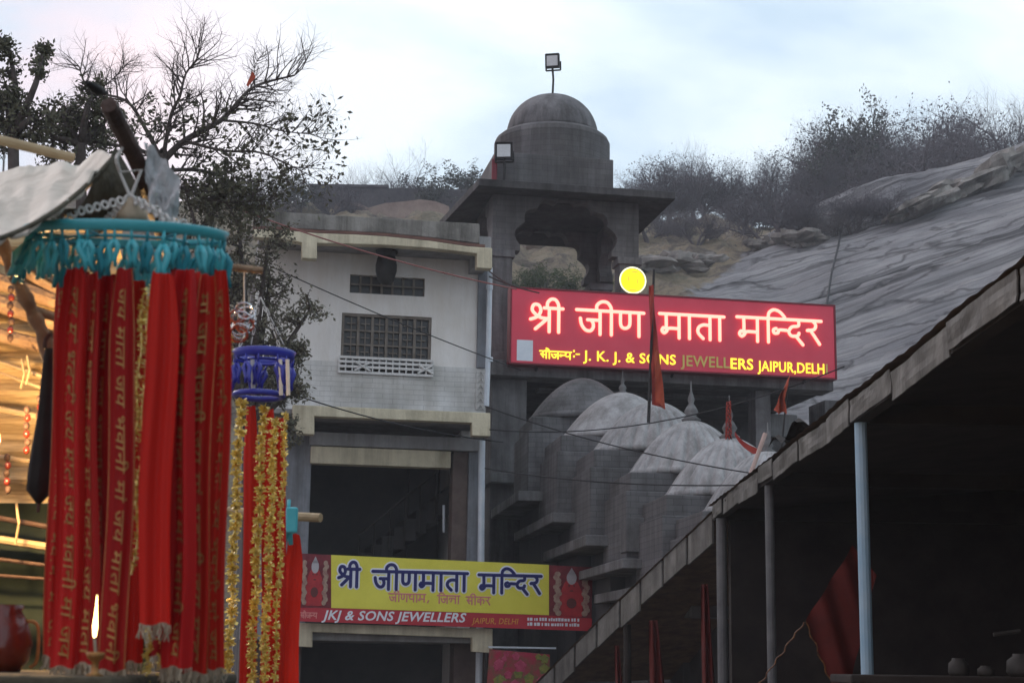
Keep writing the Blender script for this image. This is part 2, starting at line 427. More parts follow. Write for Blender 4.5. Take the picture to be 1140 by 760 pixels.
M['ground'] = mat('packed_earth', (.13, .11, .09), (.21, .18, .15), .7, .95, .3, 6)
M['teal'] = mat('teal_plastic', (.06, .40, .46), (.08, .46, .52), 6, .35, spec=.5)
M['teal_dark'] = mat('dark_teal_plastic', (.03, .25, .31), rough=.4)
M['blue'] = mat('royal_blue_plastic', (.025, .03, .30), (.035, .045, .38), 6, .3, spec=.5)
M['white_plastic'] = mat('white_plastic', (.62, .60, .57), (.5, .48, .46), 9, .45)
M['gold'] = mat('gold_print', (.30, .13, .04), (.42, .22, .07), 40, .45, metal=.3)
M['tinsel'] = mat('gold_tinsel', (.85, .60, .10), (.95, .82, .36), 60, .25, metal=.35)
M['silver'] = mat('silver_tinsel', (.7, .72, .75), (.5, .5, .55), 60, .2, metal=.9)
M['fringe'] = mat('grey_gold_fringe', (.28, .22, .15), (.38, .32, .24), 30, .7)
M['wood_dark'] = mat('dark_pole_wood', (.045, .025, .02), (.085, .05, .038), 14, .6, .3, 30)
M['wood_pale'] = mat('pale_bamboo', (.34, .25, .14), (.44, .33, .20), 12, .6, .2, 30)
M['branch'] = mat('peeled_branch', (.20, .13, .08), (.32, .22, .14), 14, .8, .4, 40)
M['tarp'] = mat('grey_tarpaulin', (.36, .32, .26), (.54, .49, .41), 3, .6, .35, 9)
M['tarp_dark'] = mat('olive_sacking', (.05, .045, .03), (.09, .075, .05), 6, .9, .4, 20)
M['plastic_sheet'] = mat('milky_plastic_sheet', (.50, .51, .53), (.66, .66, .67), 6, .35, .5, 14)
M['stall_wall'] = mat('straw_matting', (.30, .21, .10), (.58, .45, .26), 9, .85, .3, 30, stretch=(.6, 1, 7), detail=3)
M['green_cloth'] = mat('dark_green_cloth', (.008, .014, .011), (.014, .024, .016), 8, .85)
M['umbrella'] = mat('black_umbrella_cloth', (.012, .012, .013), (.025, .022, .02), 12, .7)
M['bulb'] = mat('hot_bulb', (1, .6, .2), rough=.3, emit=(1.0, .50, .20), estr=14)
M['flame'] = mat('flame', (1, .8, .3), rough=.3, emit=(1.0, .72, .28), estr=7)
M['cable'] = mat('black_cable', (.02, .02, .022), rough=.7)
M['cable_red'] = mat('faded_red_cable', (.25, .10, .09), rough=.7)
M['flood_glass'] = mat('flood_glass', (.5, .52, .53), (.62, .64, .65), 5, .15, spec=.6)
M['pot'] = mat('painted_pot', (.10, .012, .010), (.17, .028, .012), 8, .25, .1, spec=.6)
M['drape'] = mat('orange_red_drape', (.10, .010, .007), (.07, .007, .005), 4, .8)
M['drape_trim'] = mat('dull_gold_trim', (.22, .09, .02), (.05, .015, .01), 30, .5)
M['old_stone'] = mat('dark_rubble_wall', (.045, .043, .05), (.085, .08, .085), 1.2, .95, .5, 3)
M['pink_brick'] = mat('pinkish_ruin_brick', (.20, .145, .125), (.32, .25, .21), 1.1, .95, .4, 4)
M['goods'] = mat('assorted_goods', (.03, .03, .028), (.06, .058, .055), 6, .7)
M['ruin_rock'] = mat('pale_rock', (.24, .20, .16), (.40, .35, .29), 1.4, .95, .6, 5)
M['lip_rock'] = mat('lip_rock', (.17, .158, .145), (.30, .285, .26), 1.1, .95, .6, 5, grime=.4)
M['rock'] = mat('grey_weathered_rock', (.09, .082, .076), (.28, .255, .23), 1.6, .95, .6, 5, lo=.3, hi=.7)
M['poster'] = mat('poster_print', (.40, .03, .07), (.16, .10, .05), 5, .5, detail=2)

def sash_mat():
    m = bpy.data.materials.new('red_satin'); m.use_nodes = True
    t = m.node_tree; b = t.nodes['Principled BSDF']
    b.inputs['Roughness'].default_value = .6
    b.inputs['Specular IOR Level'].default_value = .12
    oi = t.nodes.new('ShaderNodeObjectInfo'); r = t.nodes.new('ShaderNodeValToRGB')
    r.color_ramp.elements[0].color = (.36, .010, .012, 1); r.color_ramp.elements[1].color = (.62, .026, .012, 1)
    t.links.new(oi.outputs['Random'], r.inputs['Fac']); t.links.new(r.outputs['Color'], b.inputs['Base Color'])
    c = t.nodes.new('ShaderNodeTexCoord'); n = t.nodes.new('ShaderNodeTexNoise'); n.inputs['Scale'].default_value = 240
    bp = t.nodes.new('ShaderNodeBump'); bp.inputs['Strength'].default_value = .25; bp.inputs['Distance'].default_value = .002
    t.links.new(c.outputs['Object'], n.inputs['Vector']); t.links.new(n.outputs['Fac'], bp.inputs['Height']); t.links.new(bp.outputs[0], b.inputs['Normal'])
    return m
M['sash'] = sash_mat()

STRATA = Vector((8.2, 5.0, 3.5)).normalized()
def rock_mat():
    """pale granite with strata, dry grass and scrub soil where the ground is not bare rock (vertex mask)"""
    m = bpy.data.materials.new('granite_hill'); m.use_nodes = True
    t = m.node_tree; b = t.nodes['Principled BSDF']; b.inputs['Roughness'].default_value = .92; b.inputs['Specular IOR Level'].default_value = .2
    g = t.nodes.new('ShaderNodeNewGeometry')
    def nz(vec, sc, det=6, ro=.6):
        n = t.nodes.new('ShaderNodeTexNoise'); n.inputs['Scale'].default_value = sc; n.inputs['Detail'].default_value = det; n.inputs['Roughness'].default_value = ro
        t.links.new(vec, n.inputs['Vector']); return n.outputs['Fac']
    def ramp(fac, stops):
        r = t.nodes.new('ShaderNodeValToRGB'); e = r.color_ramp.elements
        while len(e) < len(stops): e.new(.5)
        for k, (p, c) in enumerate(stops): e[k].position = p; e[k].color = (*c, 1)
        t.links.new(fac, r.inputs['Fac']); return r.outputs['Color']
    mpn = t.nodes.new('ShaderNodeMapping'); mpn.vector_type = 'TEXTURE'
    # long axis runs along the strata (right, away, up)
    e = STRATA.to_track_quat('X', 'Z').to_euler()
    mpn.inputs['Rotation'].default_value = e
    mpn.inputs['Scale'].default_value = (34, 1.0, 1.0)
    t.links.new(g.outputs['Position'], mpn.inputs['Vector'])
    st = nz(mpn.outputs[0], .62, 9, .68)
    big = nz(g.outputs['Position'], .13, 5, .6)
    mp3 = t.nodes.new('ShaderNodeMapping'); mp3.vector_type = 'TEXTURE'; mp3.inputs['Rotation'].default_value = e; mp3.inputs['Scale'].default_value = (5.5, 1.0, 1.0)
    wob = t.nodes.new('ShaderNodeTexNoise'); wob.inputs['Scale'].default_value = .5; wob.inputs['Detail'].default_value = 5
    t.links.new(g.outputs['Position'], wob.inputs['Vector'])
    va = t.nodes.new('ShaderNodeVectorMath'); va.operation = 'MULTIPLY_ADD'; va.inputs[1].default_value = (1.6, 1.6, 1.6)
    t.links.new(wob.outputs['Color'], va.inputs[0]); t.links.new(g.outputs['Position'], va.inputs[2]); t.links.new(va.outputs[0], mp3.inputs['Vector'])
    vo = t.nodes.new('ShaderNodeTexVoronoi'); vo.feature = 'DISTANCE_TO_EDGE'; vo.inputs['Scale'].default_value = .42
    t.links.new(mp3.outputs[0], vo.inputs['Vector'])
    crk = ramp(vo.outputs['Distance'], [(.0, (.22, .21, .21)), (.035, (1, 1, 1))])
    bigc = ramp(big, [(.35, (.55, .55, .58)), (.6, (1, 1, 1))])
    rock0 = ramp(st, [(.34, (.07, .068, .07)), (.42, (.19, .187, .19)), (.48, (.38, .375, .38)), (.54, (.27, .265, .27)), (.60, (.42, .41, .405)), (.66, (.27, .255, .245)), (.76, (.40, .37, .335))])
    rm = t.nodes.new('ShaderNodeMix'); rm.data_type = 'RGBA'; rm.blend_type = 'MULTIPLY'; rm.inputs['Factor'].default_value = 1
    t.links.new(rock0, rm.inputs[6]); t.links.new(bigc, rm.inputs[7]); rm2 = t.nodes.new('ShaderNodeMix'); rm2.data_type = 'RGBA'; rm2.blend_type = 'MULTIPLY'; rm2.inputs['Factor'].default_value = .8
    t.links.new(rm.outputs[2], rm2.inputs[6]); t.links.new(crk, rm2.inputs[7]); rock = rm2.outputs[2]
    soiln = nz(g.outputs['Position'], .55, 9, .75)
    soil = ramp(soiln, [(.32, (.06, .052, .046)), (.43, (.15, .125, .10)), (.52, (.28, .23, .16)), (.62, (.17, .15, .105)), (.72, (.30, .26, .20))])
    a = t.nodes.new('ShaderNodeVertexColor'); a.layer_name = 'rockmask'
    brk = nz(g.outputs['Position'], .5, 6, .7)
    ad = t.nodes.new('ShaderNodeMath'); ad.operation = 'ADD'; t.links.new(a.outputs['Color'], ad.inputs[0]); t.links.new(brk, ad.inputs[1])
    mk = ramp(ad.outputs[0], [(.9, (0, 0, 0)), (1.0, (1, 1, 1))])
    # ramp input is clamped to 1: halve first
    hv = t.nodes.new('ShaderNodeMath'); hv.operation = 'MULTIPLY'; hv.inputs[1].default_value = .5
    t.links.new(ad.outputs[0], hv.inputs[0])
    mk = ramp(hv.outputs[0], [(.47, (0, 0, 0)), (.53, (1, 1, 1))])
    mx = t.nodes.new('ShaderNodeMix'); mx.data_type = 'RGBA'
    t.links.new(mk, mx.inputs['Factor']); t.links.new(soil, mx.inputs[6]); t.links.new(rock, mx.inputs[7])
    t.links.new(mx.outputs[2], b.inputs['Base Color'])
    bp = t.nodes.new('ShaderNodeBump'); bp.inputs['Strength'].default_value = 1.0; bp.inputs['Distance'].default_value = .8
    t.links.new(st, bp.inputs['Height'])
    t.links.new(bp.outputs[0], b.inputs['Normal'])
    return m

# ------------------------------------------------------------------ ground and hill
def ground_z(y):
    if y < 8: return 0.0
    if y < 22: return -1.6 * (y - 8) / 14
    return -1.6
g = MB()
ys = [-60, -30, -10, 0, 8, 12, 17, 22, 30, 41]
for i in range(len(ys) - 1):
    a, b = ys[i], ys[i + 1]
    g.add([(-140, a, ground_z(a)), (140, a, ground_z(a)), (140, b, ground_z(b)), (-140, b, ground_z(b))], [(0, 1, 2, 3)])
tag(g.build('ground', M['ground']), kind='structure')

BASE = [(38, -1.7), (41, -1.5), (45, 6.5), (60, 15.5), (75, 21.0), (95, 28.3), (110, 30), (170, 32), (420, 20)]
def base_h(y):
    for i in range(len(BASE) - 1):
        (a, ha), (b, hb) = BASE[i], BASE[i + 1]
        if y <= b:
            t = max(0, (y - a) / (b - a)); return ha + (hb - ha) * t
    return BASE[-1][1]
def rockmask(x, y):
    # bare slab: right of a line that runs away from the gate, near the camera side of a lip
    t = x - (1.4 + (y - 50) * .44)
    m = min(1, max(0, t / 3.0 + .5))
    lip = 79 + (x - 24) * .15
    m *= min(1, max(0, (lip - y) / 4 + .5))
    return m
def hill_h(x, y):
    h = base_h(y)
    m = rockmask(x, y)
    rise = max(0, x - 10) ** 1.12 * .205
    lip = 77 + (x - 24) * .15
    fall = min(1, max(0, (lip - y) / 7 + 1))
    h += min(rise, 22) * fall * min(1, max(0, (y - 42) / 12))
    big = noise.noise(Vector((x * .06, y * .06, 3))) * 1.3
    h += big * min(1, max(0, (y - 44) / 10))
    s = (-STRATA.y * x + STRATA.x * y) / math.hypot(STRATA.x, STRATA.y)
    q = s * .62 + noise.noise(Vector((x * .05, y * .05, 9))) * .7
    saw = q - math.floor(q)
    q2 = s * .21 + noise.noise(Vector((x * .09, y * .09, 19))) * .45
    brk = noise.noise(Vector((x * .16, y * .16, 33)))
    h += m * (.36 * saw + .55 * (q2 - math.floor(q2)) * max(0, min(1, .5 + brk)) + .16 * noise.noise(Vector((s * 1.3, (x + y) * .06, 1))) + .07 * noise.fractal(Vector((x * .5, y * .5, 8)), .8, 2.1, 5))
    h += m * .2
    if x > 15:
        lp = lip - 5.5 + 1.2 * noise.noise(Vector((x * .25, 0, 4)))
        h += m * min(1, max(0, (y - lp) / .7)) * min(1, (x - 15) / 3) * .75
    sm = (1 - m) * min(1, max(0, (y - 42) / 6))
    rb = noise.fractal(Vector((x * .42, y * .42, 2)), .7, 2.1, 6)
    h += sm * (.95 * rb + .9 * max(0, noise.noise(Vector((x * .22, y * .22, 7)))) ** .6 * .9)
    return h
def _slope_point(px, py):
    y = 46
    while y < 100:
        p = W(px, py, y)
        if p.z < hill_h(p.x, p.y): return p
        y += .3
    return p
STRATA = (_slope_point(1110, 268) - _slope_point(945, 330)).normalized()
M['hill'] = rock_mat()
hx0, hx1, hy0, hy1 = -60.0, 66.0, 41.0, 118.0
nx, ny = 380, 300
hb = MB()
def PH(u, v):
    x = hx0 + (hx1 - hx0) * u; y = hy0 + (hy1 - hy0) * v
    return Vector((x, y, hill_h(x, y)))
hb.grid(PH, nx, ny)
ho = hb.build('hill', M['hill'], smooth=True)
ca = ho.data.color_attributes.new('rockmask', 'FLOAT_COLOR', 'POINT')
for i, v in enumerate(ho.data.vertices):
    m_ = rockmask(v.co.x, v.co.y); ca.data[i].color = (m_, m_, m_, 1)
tag(ho, kind='structure')
fh = MB()
def PF(u, v):
    x = -420 + 840 * u; y = 117.5 + 300 * v
    return Vector((x, y, base_h(y) - .6 + noise.noise(Vector((x * .02, y * .02, 5))) * 2.5))
fh.grid(PF, 60, 24)
for (xa, xb) in ((-420, -59.5), (65.5, 420)):
    fh.grid(lambda u, v, xa=xa, xb=xb: Vector((xa + (xb - xa) * u, 41 + 77 * v, hill_h(min(max(xa + (xb - xa) * u, -60), 66), 41 + 77 * v) - .1)), 40, 40)
tag(fh.build('far_hills', M['hill'], smooth=True), kind='structure')

def hit_hill(px, py, y0=46, y1=112):
    """first point of the pixel ray on the hill; None if it clears it"""
    y = y0
    while y < y1:
        p = W(px, py, y)
        if p.z < hill_h(p.x, p.y): return Vector((p.x, p.y, hill_h(p.x, p.y)))
        y += .4
    return None

# ------------------------------------------------------------------ trees
def grow(rnd, tb, cb, p, d, length, r, level, maxl, spread, up, nch, tips=None, tl=1, kids_from=.25):
    segs = 4 if level < 2 else 3
    pts = [p.copy()]; rr = [r]; dd = d.copy()
    for i in range(segs):
        dd = (dd + Vector((rnd.gauss(0, .16), rnd.gauss(0, .16), rnd.gauss(0, .12) + up * .10))).normalized()
        pts.append(pts[-1] + dd * (length / segs)); rr.append(r * (1 - .62 * (i + 1) / segs))
    (tb if level < tl else cb).tube(pts, rr, 6 if level < 1 else (4 if level < 2 else 3), cap=False)
    if tips is not None and level >= maxl - 1: tips.extend(pts[1:])
    if level >= maxl: return
    for k in range(nch[level]):
        t = kids_from + (1 - kids_from) * (k + rnd.random()) / nch[level]
        f = t * segs; i = min(int(f), segs - 1); q = pts[i].lerp(pts[i + 1], f - i)
        ax = (pts[i + 1] - pts[i]).normalized()
        side = Vector((rnd.gauss(0, 1), rnd.gauss(0, 1), rnd.gauss(0, .8))); side -= ax * side.dot(ax); side.normalize()
        nd = (ax * (1 - spread * .5) + side * spread + Vector((0, 0, up * .35))).normalized()
        grow(rnd, tb, cb, q, nd, length * rnd.uniform(.45, .75), rr[i] * .58, level + 1, maxl, spread, up, nch, tips, tl, .15)
def leaf(mb, rnd, p, s):
    n = Vector((rnd.gauss(0, 1), rnd.gauss(0, 1), rnd.gauss(0, 1) + .5)).normalized()
    a = n.cross(Vector((rnd.gauss(0, 1), rnd.gauss(0, 1), rnd.gauss(0, 1)))).normalized(); b = n.cross(a)
    a *= s; b *= s * .55
    mb.add([p - a, p + b * .9, p + a, p - b * .9], [(0, 1, 2, 3)])

def make_tree_meshes(seed, kind):
    rnd = random.Random(seed); tb, cb = MB(), MB(); tips = []
    if kind == 'round':       # dense bare round crown, short forked trunk
        for k in range(3):
            a = rnd.uniform(0, 6.28)
            grow(rnd, tb, cb, Vector((0, 0, -.4)), Vector((math.cos(a) * .34, math.sin(a) * .34, 1)).normalized(), 2.6, .15, 0, 4, .95, .5, [8, 6, 5, 4], tips, 1, .48)
    elif kind == 'tall':      # open, upright
        grow(rnd, tb, cb, Vector((0, 0, -.4)), Vector((.05, 0, 1)), 4.4, .15, 0, 4, .75, .6, [9, 6, 5, 4], tips, 1, .42)
    elif kind == 'wispy':
        for k in range(4):
            a = rnd.uniform(0, 6.28)
            grow(rnd, tb, cb, Vector((0, 0, -.4)), Vector((math.cos(a) * .4, math.sin(a) * .4, 1)).normalized(), 3.0, .07, 0, 4, .6, .7, [7, 5, 4, 3], tips, 1, .3)
    elif kind == 'bush':
        for k in range(7):
            a = rnd.uniform(0, 6.28)
            grow(rnd, tb, cb, Vector((rnd.uniform(-.6, .6), rnd.uniform(-.6, .6), -.3)), Vector((math.cos(a) * .7, math.sin(a) * .7, 1)).normalized(), 1.7, .06, 0, 3, .9, .45, [8, 7, 6], tips, 1, .2)
    elif kind == 'leafy':
        grow(rnd, tb, cb, Vector((0, 0, -.4)), Vector((.05, 0, 1)), 3.4, .12, 0, 3, .9, .45, [8, 5, 4], tips, 1, .4)
    cb.mi = [0] * len(cb.f)
    if kind == 'leafy':
        cb.cur = 1
        for p in tips:
            for k in range(7): leaf(cb, rnd, p + Vector((rnd.gauss(0, .13), rnd.gauss(0, .13), rnd.gauss(0, .10))), rnd.uniform(.06, .13))
    elif kind in ('bush', 'round'):
        cb.cur = 0
        for p in tips:
            if rnd.random() < (.25 if kind == 'bush' else .22):
                leaf(cb, rnd, p + Vector((rnd.gauss(0, .1), rnd.gauss(0, .1), rnd.gauss(0, .08))), rnd.uniform(.03, .07))
    top = max(v.z for v in cb.v)
    k = 1.0 / top
    for b_ in (tb, cb): b_.v = [v * k for v in b_.v]
    return tb, cb
PROTO = {}
for kind, n_ in (('round', 4), ('tall', 3), ('wispy', 2), ('bush', 3), ('leafy', 2)):
    PROTO[kind] = []
    for i in range(n_):
        tb, cb = make_tree_meshes(hash_ := (17 * (i + 1) + len(kind) * 101), kind)
        mt, mc = tb.mesh('trunk'), cb.mesh('crown')
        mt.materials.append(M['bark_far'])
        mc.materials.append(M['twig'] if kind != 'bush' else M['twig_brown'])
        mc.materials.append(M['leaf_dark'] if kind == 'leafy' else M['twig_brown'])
        PROTO[kind].append((mt, mc))
def plant(name, kind, i, loc, h, wide, rz, label, cat, group):
    mt, mc = PROTO[kind][i % len(PROTO[kind])]
    o = empty(name, loc, label, cat, group, rz); o.scale = (h * wide, h * wide, h)
    for nm, me in (('trunk', mt), ('crown', mc)):
        c = bpy.data.objects.new(nm, me); COL.objects.link(c); c.parent = o
    return o
ORD = ['first', 'second', 'third', 'fourth', 'fifth', 'sixth', 'seventh', 'eighth', 'ninth', 'tenth', 'eleventh', 'twelfth', 'thirteenth',
       'fourteenth', 'fifteenth', 'sixteenth', 'seventeenth', 'eighteenth', 'nineteenth', 'twentieth']
# px, py(base), height px, kind, width
RIDGE = [(712, 236, 62, 'round', 1.0), (738, 238, 72, 'round', 1.1), (764, 242, 80, 'wispy', .9), (788, 240, 90, 'tall', 1.0), (815, 242, 78, 'round', 1.1),
         (843, 240, 72, 'wispy', .9), (872, 240, 60, 'round', 1.0), (896, 240, 116, 'tall', .8), (922, 244, 88, 'leafy', .8), (948, 244, 108, 'leafy', .85),
         (978, 244, 100, 'round', 1.15), (1006, 240, 104, 'round', 1.1), (1035, 226, 98, 'tall', 1.1), (1062, 214, 92, 'round', 1.0), (1088, 206, 88, 'wispy', 1.0),
         (1112, 196, 84, 'tall', 1.0), (1138, 186, 100, 'tall', 1.0), (1160, 180, 110, 'round', 1.0)]
for k, (px, py, hp, kind, wd) in enumerate(RIDGE):
    TOPS = [180, 174, 168, 152, 168, 160, 172, 128, 152, 118, 126, 122, 116, 110, 106, 112, 86, 92]
    y = 93 + (k * 37 % 11) * .9
    if px > 1030: y = 84 + (k % 3)
    p = W(px, py, y); p.z = min(p.z, hill_h(p.x, p.y)) - .2
    top = W(px, TOPS[k] - 6, y).z
    plant('bare_tree', kind, k, p, top - p.z, wd * (.9 if kind != 'tall' else .8), k * 1.7,
          {'round': 'bare grey round-crowned tree on the ridge', 'wispy': 'thin wispy bare tree on the ridge', 'tall': 'tall open bare tree on the ridge', 'leafy': 'tall dark tree with leaf clumps on the ridge'}[kind] + ', %s from the left' % ORD[k],
          'tree', 'bare trees along the ridge')
for k, (px, tp, kind, wd) in enumerate([(726, 172, 'round', 1.1), (776, 160, 'round', 1.0), (830, 164, 'tall', .9), (910, 150, 'round', .9), (938, 130, 'round', 1.0), (964, 122, 'leafy', .8),
        (992, 120, 'round', 1.0), (1020, 118, 'round', 1.0), (1048, 112, 'round', 1.0), (1074, 108, 'tall', .9)]):
    y = 97 + (k % 3)
    p = W(px, 240, y); p.z = min(p.z, hill_h(p.x, p.y)) - .2
    plant('rear_tree', kind, k + 2, p, W(px, tp - 4, y).z - p.z, wd * .9, k * 2.3 + .5, 'dense dark tree in the rear row along the ridge, %s from the left' % ORD[k], 'tree', 'rear trees along the ridge')
SLOPE = [(722, 268, 44, 'round'), (752, 264, 40, 'bush'), (776, 272, 56, 'round'), (828, 260, 52, 'round'), (857, 272, 84, 'round'), (905, 266, 50, 'round'), (930, 264, 40, 'bush'), (950, 262, 66, 'round'), (986, 250, 52, 'round')]
for k, (px, py, hp, kind) in enumerate(SLOPE):
    q = hit_hill(px, py) or Vector(W(px, py, 88))
    y = min(q.y, 90); q = W(px, py, y); q.z = min(q.z, hill_h(q.x, q.y)) - .1
    h = W(px, py - hp, y).z - q.z
    plant('scrub_tree' if kind == 'bush' else 'thorn_tree', kind, k + 1, q, h, 1.15, k * 2.1,
          ('bushy brown scrub' if kind == 'bush' else 'dark leafless thorn tree') + ' on the slope below the ridge, %s from the left' % ORD[k], 'shrub' if kind == 'bush' else 'tree', 'scrub on the rocky slope')
LEFT = [(262, 240, 60, 'round'), (300, 238, 62, 'bush'), (338, 238, 52, 'leafy'), (372, 226, 40, 'round'), (402, 208, 40, 'wispy'), (424, 208, 56, 'tall'), (446, 210, 34, 'wispy'),
        (466, 206, 16, 'leafy'), (490, 206, 30, 'leafy'), (514, 206, 28, 'leafy')]
for k, (px, py, hp, kind) in enumerate(LEFT):
    y = 97 if px > 380 else 90
    q = W(px, py, y); q.z = min(q.z, hill_h(q.x, q.y)) - .3
    h = W(px, py - hp, y).z - q.z
    plant('hilltop_tree', kind, k, q, h, 1.2 if kind == 'leafy' else 1.0, k * 1.3,
          ('small dark green leafy tree' if kind == 'leafy' else 'faint leafless grey tree') + ' behind the hilltop wall, %s from the left' % ORD[k], 'tree', 'trees behind the hilltop wall')
# scrub seen through the arch
for k, (px, py, hp) in enumerate([(582, 330, 52), (612, 328, 56), (642, 330, 52), (598, 312, 34), (660, 318, 40)]):
    q = hit_hill(px, py) or W(px, py, 60)
    h = max(1.0, W(px, py - hp, q.y).z - q.z)
    o = plant('green_shrub', 'leafy', k, q - Vector((0, 0, .5)), h, 1.3, k, 'green shrub on the hillside seen through the tower arch, %s from the left' % ORD[k], 'shrub', 'shrubs behind the tower arch')
    for c in o.children:
        if c.name.startswith('crown'):
            c.data = c.data.copy() if k == 0 else shrub_me
            shrub_me = c.data
            shrub_me.materials[1] = M['leaf_green']

# hilltop wall and ruin
hw = MB(); a = W(345, 212, 95.5); b = W(520, 207, 95.5); a0 = W(345, 238, 95.5); b0 = W(520, 228, 95.5)
hw.box(a.x, b.x, 95.5, 96.6, min(a0.z, b0.z) - 3, (a.z + b.z) / 2)
hw.box(a.x, (a.x + b.x) * .5, 95.4, 96.7, (a.z + b.z) / 2, (a.z + b.z) / 2 + .18)
tag(hw.build('boundary_wall', M['old_stone'], off=Vector(((a.x + b.x) / 2, 96, b0.z - 3))), 'long dark rubble wall along the hilltop left of the dome', 'wall')
rw = MB(); p = W(372, 226, 92); q = W(500, 224, 92); r0 = W(430, 262, 92)
prof = [(0, 0), (.08, .1), (.2, .02), (.3, -.25), (.45, .05), (.6, .15), (.75, .3), (.88, .2), (1, -.1)]
rw.prism([Vector((p.x + (q.x - p.x) * t, 92, p.z + dz)) for t, dz in prof] + [Vector((q.x, 92, r0.z - 2)), Vector((p.x, 92, r0.z - 2))],
         [Vector((p.x + (q.x - p.x) * t, 92.8, p.z + dz)) for t, dz in prof] + [Vector((q.x, 92.8, r0.z - 2)), Vector((p.x, 92.8, r0.z - 2))])
tag(rw.build('ruined_wall', M['pink_brick'], off=Vector((p.x, 92, r0.z - 2))), 'crumbling pinkish stone wall below the dark hilltop wall', 'wall')

# tan blocks broken along the upper lip of the bare slab
rnd = random.Random(15)
for k, (px, py, sx, sz_) in enumerate([(1010, 236, 1.2, .35), (1032, 226, 1.5, .42), (1060, 212, 1.3, .5), (1088, 200, 1.6, .42), (1113, 188, 1.2, .55), (1137, 177, 1.6, .5)]):
    y = 60
    q = W(px, py + 10, y)
    while y < 95 and q.z > hill_h(q.x, q.y): y += .4; q = W(px, py + 10, y)
    bm = MB(); bm.lathe([(max(.02, math.sin(math.pi * i / 9)), -math.cos(math.pi * i / 9)) for i in range(10)], 18)
    def rk2(v):
        n_ = v * (1 + .35 * noise.noise(v * 1.2 + Vector((k * 7, 2, 0))) + .35 * noise.cell(v * 1.7 + Vector((k * 3, 5, 0))))
        p_ = Vector((n_.x * sx, n_.y * 1.3, n_.z * sz_)); a_ = .42
        return Vector((p_.x * math.cos(a_) - p_.z * math.sin(a_), p_.y, p_.x * math.sin(a_) + p_.z * math.cos(a_)))
    bm.v = [rk2(v) for v in bm.v]
    o = bm.build('rock_block', M['lip_rock']); o.location = Vector((q.x, q.y, hill_h(q.x, q.y) + sz_ * .35))
    tag(o, 'tan rock block on the upper lip of the bare slab, %s from the left' % ORD[k], 'boulder', 'rock blocks along the slab lip')

# boulders on the slope
rnd = random.Random(5)
for k, (px, py, s) in enumerate([(618, 262, 1.9), (644, 276, 1.5), (596, 276, 1.3), (752, 300, .9), (784, 296, .7), (850, 276, .6), (892, 274, .8), (722, 300, .8), (764, 292, .5)]):
    q = hit_hill(px, py) or W(px, py, 62)
    bm = MB(); prof = [(max(.02, math.sin(math.pi * i / 10)), -math.cos(math.pi * i / 10) * .7) for i in range(11)]
    bm.lathe(prof, 20)
    def rk(v):
        n_ = v * (1 + .5 * noise.noise(v * 1.1 + Vector((k * 5, 0, 0))) + .30 * noise.cell(v * 2.1 + Vector((k * 3, 1, 0))) + .12 * noise.noise(v * 5))
        return Vector((n_.x * 1.35, n_.y, n_.z * .75)) * s
    bm.v = [rk(v) for v in bm.v]
    o = bm.build('boulder', M['ruin_rock'] if k < 3 else M['rock'])
    o.location = q + Vector((0, 0, s * .15))
    tag(o, ('pale boulder seen through the tower arch' if k < 3 else 'grey boulder on the slope above the red sign') + ', %s of its cluster' % ORD[k if k < 3 else k - 3], 'boulder', 'boulders on the hillside')

# ------------------------------------------------------------------ gatehouse with domed tower
TH = R(10.5)
GF = Frame(570, 33.0, TH, -1.6)
gate = empty('gatehouse', GF.o, 'grey concrete temple gatehouse with an open domed tower on its roof', 'building', None, TH)
def gb(name, m, fill, bevel=.015, parent=None):
    mb = MB(); fill(mb); return mb.build(name, m, parent or gate, bevel=bevel)
# roof deck behind the sign, front beam, piers, back wall
uL = GF.at(545, 412, .25)[0]; uR = GF.at(924, 425, .25)[0]
zb0 = GF.at(740, 428, .25)[1]; zb1 = GF.at(740, 411, .25)[1]
gb('front_beam', M['concrete'], lambda m: m.box(uL, uR, .05, .75, zb0, zb1))
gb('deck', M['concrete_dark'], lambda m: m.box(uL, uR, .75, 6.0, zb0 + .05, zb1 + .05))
def piers(x0, y0, x1, w0, w1, mname):
    u0 = GF.at(x0, y0, w0)[0]; u1 = GF.at(x1, y0, w0)[0]
    gb('pier', M[mname], lambda m: m.box(u0, u1, w0, w1, 0, zb0))
piers(547, 470, 586, .5, 1.4, 'concrete')
piers(841, 450, 858, .4, .9, 'concrete')
piers(918, 440, 950, 1.2, 2.2, 'concrete')
piers(686, 450, 702, 3.0, 3.5, 'concrete_dark')
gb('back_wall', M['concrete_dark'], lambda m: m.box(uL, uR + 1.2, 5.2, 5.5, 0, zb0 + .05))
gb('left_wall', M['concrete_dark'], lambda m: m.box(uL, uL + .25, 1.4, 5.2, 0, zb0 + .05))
gb('inner_ledge', M['ledge'], lambda m: fbox(m, GF, 858, 461, 888, 486, .9, 1.6))
gb('side_ledge', M['ledge'], lambda m: fbox(m, GF, 546, 526, 586, 537, .1, 1.2))
gb('cross_beam', M['concrete'], lambda m: fbox(m, GF, 600, 428, 842, 440, 1.6, 2.0))
